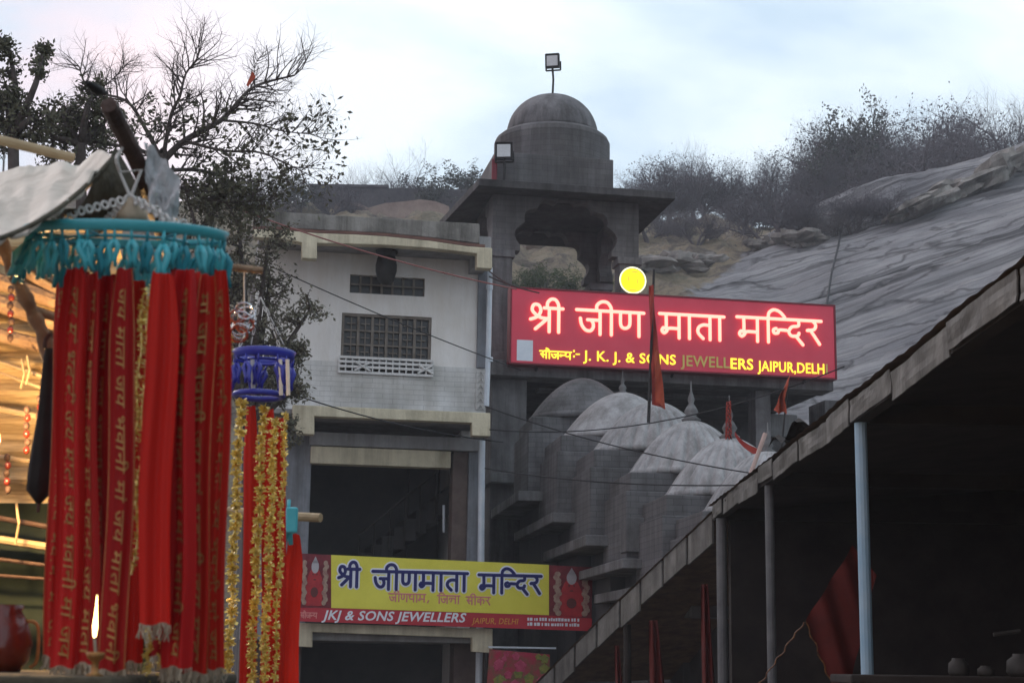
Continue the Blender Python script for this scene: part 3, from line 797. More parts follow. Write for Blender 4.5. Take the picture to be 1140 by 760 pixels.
# tower
w0t, w1t = 1.0, 4.0
uTL = GF.at(548, 260, w0t)[0]; uTR = GF.at(711, 260, w0t)[0]
zE0 = GF.at(640, 222, w0t)[1]        # underside of eave slab at the body
zD = zb1 + .05
def cusped(u0, u1, zs, zt, lobes=7, n=6):
    """points of a multifoil arch from left springing to right springing"""
    c = (u0 + u1) / 2; a = (u1 - u0) / 2; hgt = zt - zs; P = []
    node = [(c - a * math.cos(math.pi * i / lobes), zs + hgt * math.sin(math.pi * i / lobes) ** .8) for i in range(lobes + 1)]
    for i in range(lobes):
        (xa, za), (xb, zb_) = node[i], node[i + 1]
        mx, mz = (xa + xb) / 2, (za + zb_) / 2
        ox, oz = mx - c, mz - (zs + hgt * .15); l = math.hypot(ox, oz); ox /= l; oz /= l
        ch = math.hypot(xb - xa, zb_ - za)
        for j in range(n):
            t = j / n; s = math.sin(math.pi * t)
            P.append((xa + (xb - xa) * t + ox * s * ch * .32, za + (zb_ - za) * t + oz * s * ch * .32))
    P.append(node[-1]); return P
ua0 = GF.at(579, 273, w0t)[0]; ua1 = GF.at(681, 279, w0t)[0]; zs_ = GF.at(580, 273, w0t)[1]; zt_ = GF.at(632, 225, w0t)[1]
zStub = GF.at(575, 279, w0t)[1]
def arch_wall(mb, y0, y1, a, b, full):
    ar = cusped(ua0 - a, ua1 + b, zs_, zt_)
    f = [Vector((uTL, y0, zE0)), Vector((uTL, y0, zStub)), Vector((ar[0][0], y0, zStub))] + [Vector((x, y0, z)) for x, z in ar] + \
        [Vector((ar[-1][0], y0, zStub)), Vector((uTR, y0, zStub)), Vector((uTR, y0, zE0))]
    mb.prism(f, [Vector((p.x, y1, p.z)) for p in f])
gb('arch_wall', M['slate'], lambda m: arch_wall(m, w0t, w0t + .35, 0, 0, 1), 0)
gb('arch_wall', M['slate'], lambda m: arch_wall(m, w1t - .35, w1t, 0, 0, 1), 0)
def side_arch(m, x0, x1):
    k = (w1t - w0t - .7) / 2; c = (w0t + w1t) / 2
    ar = cusped(c - k * .72, c + k * .72, zs_, zt_)
    f = [(w0t + .35, zE0), (w0t + .35, zStub), (ar[0][0], zStub)] + ar + [(ar[-1][0], zStub), (w1t - .35, zStub), (w1t - .35, zE0)]
    m.prism([Vector((x0, y, z)) for y, z in f], [Vector((x1, y, z)) for y, z in f])
gb('side_arch', M['slate'], lambda m: side_arch(m, uTL, uTL + .3), 0)
gb('side_arch', M['slate'], lambda m: side_arch(m, uTR - .3, uTR), 0)
cw = GF.at(569, 300, w0t)[0] - GF.at(546, 300, w0t)[0]
for (ux, wy) in ((uTL, w0t), (uTR - cw * .95, w0t), (uTL, w1t - cw), (uTR - cw, w1t - cw)):
    gb('column', M['concrete'], lambda m, ux=ux, wy=wy: (m.box(ux, ux + cw, wy + .003, wy + cw, zD, zStub), m.box(ux - .05, ux + cw + .05, wy - .05, wy + cw + .05, zD, zD + .3), m.box(ux - .05, ux + cw + .05, wy - .05, wy + cw + .05, zStub - .16, zStub)), .01)
# pier that carries the column down past the sign
gb('pier', M['concrete'], lambda m: m.box(uTL - .03, uTL + cw + .02, .78, 1.6, 0, zD), .01)
# eave slab (sloping chajja, thin edge)
oh = .78
se0 = GF.at(533, 196, w0t - oh)[0]; se1 = GF.at(752, 212, w0t - oh)[0]; zSe = GF.at(640, 210, w0t - oh)[1]
def eave(m):
    z1 = zSe; z0 = zSe - .02; T = .16
    o = [(se0, w0t - oh), (se1, w0t - oh), (se1, w1t + oh), (se0 - .45, w1t + oh + .15)]
    i = [(uTL + .0, w0t), (uTR, w0t), (uTR, w1t), (uTL, w1t)]
    v = [Vector((x, y, z1 - T * .5)) for x, y in o] + [Vector((x, y, zE0 + .02)) for x, y in i] + [Vector((x, y, z1 + T * .5)) for x, y in o] + [Vector((x, y, z1 + .28)) for x, y in i]
    f = []
    for k in range(4):
        j = (k + 1) % 4
        f += [(k, k + 4, j + 4, j), (k, j, j + 8, k + 8), (k + 8, j + 8, j + 12, k + 12)]
    f += [(12, 13, 14, 15), (7, 6, 5, 4)]
    m.add(v, f)
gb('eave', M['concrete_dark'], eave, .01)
uc, wc = (uTL + uTR) / 2 - .02, (w0t + w1t) / 2
def zc(py, px=612): return GF.at(px, py, wc)[1]
Rpx = (GF.at(662, 150, wc)[0] - GF.at(562, 150, wc)[0]) / 2
bf = wc - Rpx * 1.3
b0_, b1_ = GF.at(551, 180, bf)[0], GF.at(683, 180, bf)[0]
zb_ = GF.at(617, 173, bf)[1]
gb('dome_base', M['slate'], lambda m: m.box(b0_, b1_, bf, bf + (b1_ - b0_), zSe + .1, zb_), .02)
dr = MB(); dr.lathe([(Rpx * 1.26, zb_ - .02), (Rpx * 1.26, zc(162)), (Rpx * 1.22, zc(157.5)), (Rpx * 1.12, zc(153.5)), (Rpx * 1.0, zc(152))], 40, (uc, wc, 0))
dr.build('drum', M['slate'], gate, smooth=False)
dm = MB(); zd0, zd1 = zc(153), zc(107.5)
dm.lathe([(Rpx * math.cos(a * math.pi / 2 / 14) ** .9 if a < 14 else .01, zd0 + (zd1 - zd0) * math.sin(a * math.pi / 2 / 14)) for a in range(15)], 40, (uc, wc, 0))
dm.build('dome', M['concrete'], gate, smooth=True)

def floodlight(name, base, head_c, size, mastr, label, tilt, yaw):
    o = empty(name, base, label, 'floodlight')
    b_ = Vector(base); h = Vector(head_c)
    if mastr:
        m = MB(); m.tube([b_, b_.lerp(h, .5) + Vector((.02, 0, 0)), h + Vector((0, 0, -size * .45))], mastr, 8); m.build('mast', M['iron'], o, off=b_)
    rot = Matrix.Rotation(yaw, 3, 'Z') @ Matrix.Rotation(tilt, 3, 'X')
    m = MB(); s = size / 2
    m.box(-s, s, -.02, s * .6, -s, s); m.box(-s * .7, s * .7, s * .6, s * 1.0, -s * .7, s * .7)
    for (a_, b2, c_, d_) in ((-s, s, s, s * 1.12), (-s, s, -s * 1.12, -s), ):
        m.box(a_, b2, -.06, s * .5, c_, d_)
    for x_ in (-s * 1.1, s): m.box(x_, x_ + s * .1, -.06, s * .5, -s * 1.12, s * 1.12)
    m.v = [rot @ v + h for v in m.v]; m.build('housing', M['iron'], o, off=b_, bevel=.008)
    m = MB(); m.box(-s * .86, s * .86, -.045, -.024, -s * .8, s * .8); m.v = [rot @ v + h for v in m.v]; m.build('lens', M['flood_glass'], o, off=b_)
    m = MB()
    for sx in (-1, 1): m.tube([rot @ Vector((sx * s * 1.14, .1, 0)) + h, rot @ Vector((sx * s * 1.14, .1, -s * 1.35)) + h], .02, 6)
    m.tube([rot @ Vector((-s * 1.14, .1, -s * 1.35)) + h, rot @ Vector((s * 1.14, .1, -s * 1.35)) + h], .02, 6); m.build('bracket', M['iron'], o, off=b_)
    return o
topw = GF.world((uc, wc, zd1 - .02))
hd = W(615, 68, topw.y)
floodlight('floodlight', topw, hd, .30, .025, 'square floodlight on a thin mast on top of the dome', R(8), R(-12))
lb = GF.world((uc - Rpx * 1.25, w0t - .35, zSe + .1)); hd2 = W(561, 168, lb.y); lb = Vector((hd2.x, hd2.y + .1, lb.z))
fl2 = floodlight('floodlight', lb, hd2, .34, .03, 'square floodlight resting on the eave at the left of the dome', R(6), R(-6))
mm = MB(); q = W(551, 184, lb.y + .15); mm.box(q.x - .07, q.x + .05, q.y - .1, q.y + .1, lb.z + .02, q.z + .12); mm.box(q.x - .03, q.x + .01, q.y - .05, q.y + .05, q.z + .12, q.z + .22)
tag(mm.build('junction_box', M['sign_edge'], off=Vector((q.x, q.y, lb.z)), bevel=.02), 'small red box beside the floodlight on the tower eave', 'box')

# neon sign
sign = empty('neon_sign', GF.world((0, -.3, zb1)), 'long red illuminated signboard with white neon letters on the gatehouse', 'sign', None, TH)
sOff = Vector((0, -.3, zb1))
def sz(px, py): return GF.pt(px, py, -.3) - sOff
tl, tr, br_, bl = sz(570, 321), sz(928, 341), sz(930, 421), sz(570, 403)
u0, u1 = tl.x, (tr.x + br_.x) / 2; z1 = (tl.z + tr.z) / 2; z0 = (bl.z + br_.z) / 2
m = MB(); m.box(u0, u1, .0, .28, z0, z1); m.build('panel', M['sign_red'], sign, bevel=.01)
m = MB(); f_ = .035
m.box(u0 - f_, u1 + f_, -.02, .29, z1 + .001, z1 + f_); m.box(u0 - f_, u1 + f_, -.02, .29, z0 - f_, z0 - .001)
m.box(u0 - f_, u0 - .001, -.02, .29, z0, z1); m.box(u1 + .001, u1 + f_, -.02, .29, z0, z1); m.build('frame', M['sign_edge'], sign)
for x_ in (u0 + .6, (u0 + u1) / 2, u1 - .6):
    m = MB(); m.tube([Vector((x_, .28, z0 + .2)), Vector((x_, 1.2, z1 + .1))], .03, 6); m.tube([Vector((x_, .2, z0)), Vector((x_, .45, z0 - .12))], .03, 6); m.build('bracket', M['iron'], sign)
for w_, xa, ya, xb, yb, base in (('shri', 590, 343, 627, 344, 370), ('jiin', 643, 345.5, 717, 349, 373.5), ('mata', 735, 350, 806, 353, 379), ('mandir', 821, 353.5, 914, 358, 384)):
    a = sz(xa, (ya)); b = sz(xb, yb); c_ = sz(xa, base)
    hgt = a.z - sz(xa, ya + 26.5).z
    mb = MB(); zz = (a.z + b.z) / 2 - hgt
    write_word(mb, w_, Vector((a.x, -.05, zz)), b.x - a.x, hgt, .036, .02)
    mb.build('lettering', M['neon'], sign, smooth=True)
# small line
mb = MB(); a = sz(601, 399.5); b = sz(636, 399.5)
write_word(mb, 'saujanya', Vector((a.x, -.03, sz(618, 399.5).z)), b.x - a.x, .15, .017, .012)
for py in (391, 397):
    c_ = sz(638.5, py); mb.tube([Vector((c_.x, -.04, c_.z - .02)), Vector((c_.x, -.04, c_.z + .02))], .02, 6)
mb.tube([Vector((sz(640.5, 394).x, -.04, sz(640.5, 394.5).z)), Vector((sz(645, 394).x, -.04, sz(640.5, 394.5).z))], .016, 6)
mb.build('lettering', M['neon_yellow'], sign); mb = MB()
put_text(mb, 'J. K. J. & SONS', sz(649, 398).x, sz(752, 400).x, -.01, sz(700, 403.5).z, .215, .012, th=.02)
mb.build('lettering', M['neon_yellow'], sign); mb = MB()
put_text(mb, 'ERS', sz(813, 400).x, sz(838, 400).x, -.01, sz(826, 411).z, .235, .014, th=.02)
mb.build('lettering', M['neon_yellow'], sign); mb = MB()
put_text(mb, 'JAIPUR,DELH', sz(843, 400).x, sz(917, 400).x, -.01, sz(880, 414.5).z, .225, .012, th=.02)
mb.build('lettering', M['neon_yellow'], sign)
mb = MB(); put_text(mb, 'JEWELL', sz(757.5, 400).x, sz(812, 400).x, -.01, sz(785, 408.5).z, .235, .012, th=.02)
o = mb.build('lettering', M['dead_letter'], sign); o['label'] = 'dull unlit yellow word in the lower line'; mb = MB()
put_text(mb, 'I', sz(918.8, 400).x, sz(920.6, 400).x, -.01, sz(920, 416.5).z, .225, .012, th=.02)
o = mb.build('lettering', M['dead_letter'], sign); o['label'] = 'dull unlit last letter of the lower line'
mb = MB(); a = sz(575.5, 378); b = sz(593, 402); mb.box(a.x, b.x, -.008, -.003, b.z, a.z); o = mb.build('patch', M['patch'], sign); o['label'] = 'pale blank square at the lower left corner'

# round lamp above the sign
lc = GF.world(GF.pt(704, 312.5, -.12)); lroot = empty('round_lamp', lc - Vector((0, 0, .32)), 'round glowing yellow lamp with a white rim above the red sign', 'lamp', None, TH)
rl = (GF.at(719.5, 312, -.12)[0] - GF.at(688.5, 312, -.12)[0]) / 2
off = Vector((0, 0, .32))
m = MB(); n = 32
m.prism([off + Vector((rl * .84 * math.cos(2 * math.pi * k / n), -.03, rl * .84 * math.sin(2 * math.pi * k / n))) for k in range(n)],
        [off + Vector((rl * .84 * math.cos(2 * math.pi * k / n), .06, rl * .84 * math.sin(2 * math.pi * k / n))) for k in range(n)]); m.build('disc', M['lamp_disc'], lroot)
m = MB(); m.tube([off + Vector((rl * .92 * math.cos(2 * math.pi * k / n), -.04, rl * .92 * math.sin(2 * math.pi * k / n))) for k in range(n + 1)], rl * .052, 8); m.build('rim', M['lamp_ring'], lroot, smooth=True)
m = MB()
for (x_, z_, w_, h_) in ((.14, .62, .24, .09), (.0, -.68, .32, .07), (-.3, .1, .07, .2), (.34, -.05, .06, .18)):
    m.prism([off + Vector((rl * (x_ + w_ * math.cos(2 * math.pi * k / 12)), -.036, rl * (z_ + h_ * math.sin(2 * math.pi * k / 12)))) for k in range(12)],
            [off + Vector((rl * (x_ + w_ * math.cos(2 * math.pi * k / 12)), -.031, rl * (z_ + h_ * math.sin(2 * math.pi * k / 12)))) for k in range(12)])
m.build('motif', M['lamp_mark'], lroot)
m = MB(); m.tube([off + Vector((0, .1, -rl)), off + Vector((0, .12, -rl - .25))], .03, 6); m.tube([off + Vector((0, .06, 0)), off + Vector((0, .12, -rl - .05))], .03, 6); m.build('stem', M['iron'], lroot)

# ------------------------------------------------------------------ row of domed shrines stepping down the stairway
def finial(mb, c, s):
    mb.lathe([(.16 * s, 0), (.19 * s, .05 * s), (.09 * s, .12 * s), (.14 * s, .2 * s), (.1 * s, .28 * s), (.045 * s, .36 * s), (.07 * s, .44 * s), (.02 * s, .6 * s), (.006, .8 * s)], 14, c)
#   drum left px, ledge left px, ledge top py, ledge bottom py, rim py(left), top py, centre px, half width px, depth
SH = [(588, 577, 547, 558, 467, 421, 649, 58, 31.0, 0), (620, 615, 571, 582, 488, 437, 693, 66, 29.3, 0), (657, 652, 596, 608, 503, 447, 729, 66, 27.6, 1),
      (697, 693, 622, 633, 527, 468, 770, 66, 25.9, 1), (737, 731, 648, 660, 551, 487, 813, 68, 24.3, 1), (777, 770, 674, 687, 568, 502, 856, 68, 22.7, 1)]
T2 = R(8)
for k, (dl, ll, lt, lbm, rim, top, cx, hwid, Y, ribbed) in enumerate(SH):
    fr = Frame(cx, Y, T2, -1.6, rim)
    rad = fr.at(cx + hwid, rim)[0] - fr.at(cx, rim)[0]
    lab = ['smooth grey domed shrine at the top of the stairway row', 'smooth pale domed shrine second from the top of the row', 'ribbed domed shrine with a flag pole in front of it',
           'ribbed domed shrine with a pointed finial below the red sign', 'ribbed domed shrine with a red tasselled finial', 'lowest domed shrine of the row, half hidden by the shed roof'][k]
    sh = empty('domed_shrine', fr.o, lab, 'shrine', 'domed shrines stepping down the stairway', T2)
    zr = fr.at(cx, rim)[1]; zt = fr.at(cx, top, 0)[1]
    d = MB()
    H = zt - zr; prof = []
    for a in range(17):
        t = a / 16; q_ = 1 - t ** 1.25
        prof.append((max(.03, rad * q_), zr + H * (1 - q_ ** 1.9)))
    prof = [(rad * .93, zr - .10), (rad * 1.02, zr - .08), (rad * 1.02, zr - .005)] + prof
    rib = (lambda a: 1 + .02 - .075 * abs(math.cos(a * 13)) ** 7) if ribbed else None
    d.lathe(prof, 260 if ribbed else 48, (0, 0, 0), rib)
    d.build('dome', M['dome'] if ribbed else M['drum'] if k == 0 else M['dome'], sh, smooth=True)
    if k != 0:
        f_ = MB(); finial(f_, (0, 0, zt - .03), .85 if k in (3, 4) else .55); f_.build('finial', M['ledge'], sh, smooth=True)
    # drum: square block, set back step at the top, ledge slab beneath
    zl = fr.at(ll, lt, -rad)[1]; zlb = fr.at(ll, lbm, -rad)[1]
    dx = fr.at(dl, (rim + lt) / 2, -rad * .9)[0]
    b_ = MB(); b_.box(dx, rad * .98, -rad * .9, rad * .9, zl, zr - .1 - H * .35)
    b_.box(dx + .08, rad * .9, -rad * .82, rad * .82, zr - .1 - H * .35, zr - .1)
    b_.build('drum', M['drum'], sh, bevel=.015)
    b_ = MB(); lx = fr.at(ll, lt, -rad - .2)[0]
    b_.box(lx, rad * 1.2, -rad - .2, -rad + 4.4, zlb, zl); b_.build('ledge', M['ledge'], sh, bevel=.015)
    b_ = MB(); b_.box(lx + .55, rad * 1.1, -rad + .5, -rad + 3.3, 0, zlb); b_.build('plinth', M['inside'], sh)
    if k == 3:
        b_ = MB(); fbox(b_, fr, 697, 576, 732, 614, -rad * .9 - .12, -rad * .9 + .3); b_.build('niche_block', M['ledge'], sh, bevel=.01)

# ------------------------------------------------------------------ white house on the left
HF = Frame(541, 28.0, TH, -1.6)
house = empty('white_house', HF.o, 'white two storey house with cream slab edges and a grilled window beside the gate', 'house', None, TH)
def hbx(name, m, fill, bevel=.012, parent=None):
    mb = MB(); fill(mb); return mb.build(name, m, parent or house, bevel=bevel)
def hpx(name, m, pts, w0, w1, bevel=.012):
    mb = MB(); fprism(mb, HF, pts, w0, w1); return mb.build(name, m, house, bevel=bevel)
# roof slab with its shallow arched edge
hpx('roof_edge', M['cream'], [(282, 255), (312, 256), (353, 259.5), (395, 261), (429, 263), (479, 268), (520, 274), (548, 276), (548, 299), (531, 298), (531, 282), (479, 276), (429, 272.5), (395, 271.5), (353, 270.5), (353, 288), (336, 287), (336, 270), (310, 265), (282, 264)], 0, .22)
hpx('roof_line', M['redband'], [(282, 251.5), (312, 252.5), (353, 256), (395, 257.5), (429, 259.5), (479, 264.5), (520, 270.3), (540, 272.3), (540, 275), (520, 273.6), (479, 267.6), (429, 262.6), (395, 260.6), (353, 259.1), (312, 255.6), (282, 254.6)], .03, .25, 0)
hpx('parapet', M['parapet'], [(282, 234), (330, 237), (430, 243), (534, 249), (534, 271), (479, 264.2), (429, 259.2), (353, 255.6), (282, 251.2)], .1, .3)
zR0 = HF.at(430, 272, .22)[1]
uHL = HF.at(282, 380, 1.2)[0]; uHR = HF.at(531, 380, 1.2)[0]; uEnd = HF.at(545, 380, .22)[0]
zRs = HF.at(430, 286, 1.2)[1]
hbx('roof_slab', M['soffit'], lambda m: m.box(uHL, uEnd, .22, 7.4, zRs + .02, zRs + .24))
hbx('roof_beam', M['soffit'], lambda m: m.box(HF.at(531, 290, .22)[0], HF.at(547, 290, .22)[0], .222, 1.45, HF.at(540, 298, .22)[1] + .1, zRs + .02))
# upper wall with window and vent openings
zU0 = HF.at(430, 459, .22)[1]
wn = HF.rect(379.5, 350.5, 480, 418, 1.2); vn = HF.rect(389.5, 307.5, 473, 328, 1.2)
def wall_holes(mb, u0, u1, z0, z1, holes, y0, y1):
    xs = sorted({u0, u1} | {h[0] for h in holes} | {h[1] for h in holes}); zs = sorted({z0, z1} | {h[2] for h in holes} | {h[3] for h in holes})
    for i in range(len(xs) - 1):
        for j in range(len(zs) - 1):
            cx_, cz_ = (xs[i] + xs[i + 1]) / 2, (zs[j] + zs[j + 1]) / 2
            if any(h[0] < cx_ < h[1] and h[2] < cz_ < h[3] for h in holes): continue
            mb.box(xs[i], xs[i + 1], y0, y1, zs[j], zs[j + 1])
hbx('upper_wall', M['white_wall'], lambda m: wall_holes(m, uHL, uHR, zU0, zRs + .02, [wn, vn], 1.2, 1.42), 0)
zt1 = HF.at(430, 405, 1.17)[1]
hbx('tile_dado', M['tile'], lambda m: wall_holes(m, uHL, HF.at(541, 430, 1.16)[0], zU0, zt1, [(wn[0], wn[1], wn[2], zt1)], 1.16, 1.195), 0)
hbx('side_wall', M['white_wall'], lambda m: m.box(uHR - .22, uHR, 1.42, 7.2, 0, zRs + .02), 0)
hbx('back_wall', M['white_wall'], lambda m: m.box(uHL, uHR, 7.2, 7.4, 0, zRs + .02), 0)
hbx('left_wall', M['concrete_dark'], lambda m: m.box(uHL, uHL + .22, 1.42, 7.2, 0, zRs + .02), 0)
hbx('corner_pilaster', M['pilaster'], lambda m: m.box(HF.at(531.5, 380, 1.1)[0], HF.at(542, 380, 1.1)[0], 1.1, 1.5, zt1, zRs + .02))
# carved strip at the right end of the tiles
def strip(m):
    u0, u1, z0, z1 = HF.rect(530, 412, 540, 456, 1.13)
    m.box(u0, u1, 1.13, 1.16, z0, z1)
    for k in range(6):
        z = z0 + (z1 - z0) * (k + .5) / 6
        m.tube([Vector((u0 + .03, 1.12, z - .05)), Vector(((u0 + u1) / 2, 1.11, z + .03)), Vector((u1 - .03, 1.12, z - .05))], .012, 5)
hbx('carved_strip', M['tile'], strip, 0)
# window
win = hbx('window', M['grille'], lambda m: (m.box(wn[0], wn[0] + .05, 1.22, 1.30, wn[2], wn[3]), m.box(wn[1] - .05, wn[1], 1.22, 1.30, wn[2], wn[3]),
        m.box(wn[0] + .05, wn[1] - .05, 1.22, 1.30, wn[3] - .05, wn[3]), m.box(wn[0] + .05, wn[1] - .05, 1.22, 1.30, wn[2], wn[2] + .04)), 0)
wz = wn[2] + (wn[3] - wn[2]) * .26
def lattice(m):
    n_ = 6; du = (wn[1] - wn[0] - .1) / n_
    for i in range(1, n_): m.box(wn[0] + .05 + du * i - .025, wn[0] + .05 + du * i + .025, 1.225, 1.275, wz, wn[3] - .05)
    H_ = (wn[3] - .05 - wz)
    for i in range(n_):
        x0 = wn[0] + .05 + du * i
        for j in range(1, 3): m.box(x0, x0 + du, 1.23, 1.262, wz + H_ * j / 3 - .016, wz + H_ * j / 3 + .016)
        for j in range(3):
            zc_ = wz + H_ * (j + .5) / 3
            m.box(x0 + du * .5 - .01, x0 + du * .5 + .01, 1.236, 1.258, zc_ - H_ / 6 + .016, zc_ + H_ / 6 - .016)
            m.box(x0 + du * .2, x0 + du * .8, 1.24, 1.256, zc_ - .01, zc_ + .01)
hbx('grille', M['grille'], lattice, 0, win)
hbx('pane', M['dark_glass'], lambda m: m.box(wn[0] + .05, wn[1] - .05, 1.30, 1.32, wz, wn[3] - .05), 0, win)
def guard(m):
    x0, x1, z0, z1 = wn[0] - .03, wn[1] + .03, wn[2], wz
    for zz in (z0 + .02, z0 + (z1 - z0) * .42, z0 + (z1 - z0) * .72, z1): m.box(x0, x1, 1.10, 1.15, zz - .022, zz + .022)
    n_ = 14
    for i in range(n_ + 1):
        x = x0 + (x1 - x0) * i / n_; m.box(x - .012, x + .012, 1.11, 1.14, z0, z1)
    for xc in (x0 + (x1 - x0) * .25, x0 + (x1 - x0) * .92):
        for s_ in (-1, 1): m.tube([Vector((xc - .14, 1.09, z0 + .05 if s_ < 0 else z1 - .08)), Vector((xc + .14, 1.09, z1 - .08 if s_ < 0 else z0 + .05))], .02, 5)
hbx('window_guard', M['white_rail'], guard, 0)
vent = hbx('vent', M['dark_glass'], lambda m: m.box(vn[0], vn[1], 1.32, 1.36, vn[2], vn[3]), 0)
def vbars(m):
    for i in range(8): x = vn[0] + (vn[1] - vn[0]) * i / 7; m.box(x - .02, x + .02, 1.25, 1.3, vn[2], vn[3])
    m.box(vn[0], vn[1], 1.235, 1.249, (vn[2] + vn[3]) / 2 - .015, (vn[2] + vn[3]) / 2 + .015)
hbx('vent_bars', M['grille'], vbars, 0, vent)
# first floor slab edge
hpx('floor_edge', M['cream'], [(326, 450.3), (546, 459.5), (546, 485.5), (525.5, 484.6), (525.5, 470.5), (350, 463), (350, 483.5), (331, 482.5), (326, 462)], 0, .22)
zF0 = HF.at(430, 467, .22)[1]; zF1 = HF.at(430, 456, .22)[1]
hbx('floor_slab', M['soffit'], lambda m: m.box(uHL, uEnd, .222, 7.2, zF0 + .03, zU0 - .003))
hbx('floor_beam', M['soffit'], lambda m: fbox(m, HF, 345, 484, 536, 498.5, .9, 1.3))
hbx('cream_lintel', M['cream'], lambda m: fbox(m, HF, 346, 499, 502, 518, .96, 1.25))
# middle storey: open room with stair, pillars
zM0 = HF.at(430, 697, .22)[1]
def mid(m):
    m.box(uHL, uHR, 4.2, 4.4, zM0, zF0)
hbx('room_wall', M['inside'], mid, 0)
hbx('right_jamb', M['pilaster'], lambda m: fbox(m, HF, 521, 499, 535, 640, 1.0, 1.5))
hbx('door_post', M['brick_red'], lambda m: fbox(m, HF, 503, 499, 520, 640, 1.1, 1.5))
hbx('left_jamb', M['pilaster'], lambda m: m.box(uHL, HF.at(345, 560, 1.1)[0], 1.1, 1.4, zM0, zF0 + .03))
def stair(m):
    a = HF.pt(400, 625, 2.2); b = HF.pt(500, 548, 3.6)
    n_ = 9
    for i in range(n_):
        t = i / n_; p = a.lerp(b, t); q = a.lerp(b, (i + 1) / n_)
        m.box(p.x, q.x, 2.2, 3.4, p.z - .25, q.z)
hbx('stair', M['stair'], stair)
def srail(m):
    a = HF.pt(400, 595, 2.15); b = HF.pt(502, 512, 2.15)
    m.tube([a, b], .03, 6)
    for i in range(7):
        p = a.lerp(b, i / 6); m.tube([p, p - Vector((0, 0, .9))], .018, 5)
hbx('stair_rail', M['iron'], srail, 0)
hbx('upright_tube', M['pipe'], lambda m: m.tube([HF.pt(494, 562, 1.6), HF.pt(494, 592, 1.6)], .025, 6), 0)
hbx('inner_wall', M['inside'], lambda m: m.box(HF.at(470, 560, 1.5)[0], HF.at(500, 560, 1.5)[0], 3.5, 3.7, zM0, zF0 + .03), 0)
# lower beam
hpx('lower_edge', M['cream'], [(326, 692.6), (548.5, 699.5), (548.5, 726.5), (526, 725), (526, 709.5), (348, 703), (348, 720), (331, 719), (326, 703)], 0, .22)
hbx('lower_slab', M['soffit'], lambda m: m.box(uHL, uEnd, .222, 7.2, zM0 - .25, zM0))
hbx('ground_pier', M['brick_red'], lambda m: m.box(HF.at(505, 740, 1.0)[0], HF.at(540, 740, 1.0)[0], 1.0, 1.5, 0, zM0 - .25))
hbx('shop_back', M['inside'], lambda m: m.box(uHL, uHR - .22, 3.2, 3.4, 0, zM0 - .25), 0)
hbx('ground_pier', M['brick_red'], lambda m: m.box(uHL, HF.at(335, 740, 1.0)[0], 1.0, 1.5, 0, zM0 - .25))
# drain pipe
def dpipe(m):
    m.tube([HF.pt(545.5, 298, .95), HF.pt(544, 380, .95), HF.pt(541.5, 452, .95)], .05, 8)
    m.tube([HF.pt(536.5, 490, .75), HF.pt(536, 560, .75), HF.pt(535.5, 628, .75), Vector((HF.at(535.3, 628, .75)[0], .75, 0))], .062, 8)
    for py in (320, 400): p = HF.pt(545, py, .95); m.tube([p - Vector((0, 0, .04)), p + Vector((0, 0, .04))], .064, 8)
hbx('drain_pipe', M['pipe'], dpipe, 0)

# black pot hanging from the roof slab
pc = HF.world(HF.pt(430, 297, .7)); pr = .19
pot = empty('hanging_pot', pc - Vector((0, 0, .33)), 'black hanging pot under the roof edge of the white house', 'pot')
m = MB(); m.lathe([(.05, 0), (pr * .75, .06), (pr, .24), (pr * 1.02, .36), (pr * .86, .5), (pr * .8, .54), (pr * 1.05, .58), (pr * 1.05, .62)], 20); m.build('bowl', M['iron'], pot, smooth=True)
m = MB(); topz = HF.world((0, 0, zRs + .02)).z - (pc.z - .33)
for a in (0, 2.1, 4.2): m.tube([Vector((pr * math.cos(a), pr * math.sin(a), .6)), Vector((0, 0, topz))], .012, 5)
m.build('cord', M['iron'], pot)

# ------------------------------------------------------------------ yellow banner below
bOff = Vector((HF.at(332, 650, -.2)[0], -.2, HF.at(332, 676, -.2)[1]))
ban = empty('yellow_banner', HF.world(bOff), 'yellow and red printed temple banner across the front of the white house', 'sign', None, TH)
def bz(px, py): return HF.pt(px, py, -.2) - bOff
def quadpanel(mb, pts, y0, y1):
    f = [bz(px, py) for px, py in pts]
    mb.prism([Vector((p.x, y0, p.z)) for p in f], [Vector((p.x, y1, p.z)) for p in f])
def bp(name, m, pts, y0=-.012, y1=0.0):
    mb = MB(); quadpanel(mb, pts, y0, y1); return mb.build(name, m, ban)
bp('backing_board', M['maroon'], [(331.5, 615.5), (660, 631), (658, 702), (331.5, 691)], 0.0, .05)
bp('yellow_field', M['vinyl_yellow'], [(368.7, 617.3), (611, 628.3), (611, 684.3), (368.7, 676.2)])
bp('red_strip', M['vinyl_red'], [(331.5, 676), (368.7, 676.6), (611, 684.8), (659, 688), (658, 702), (331.5, 691)])
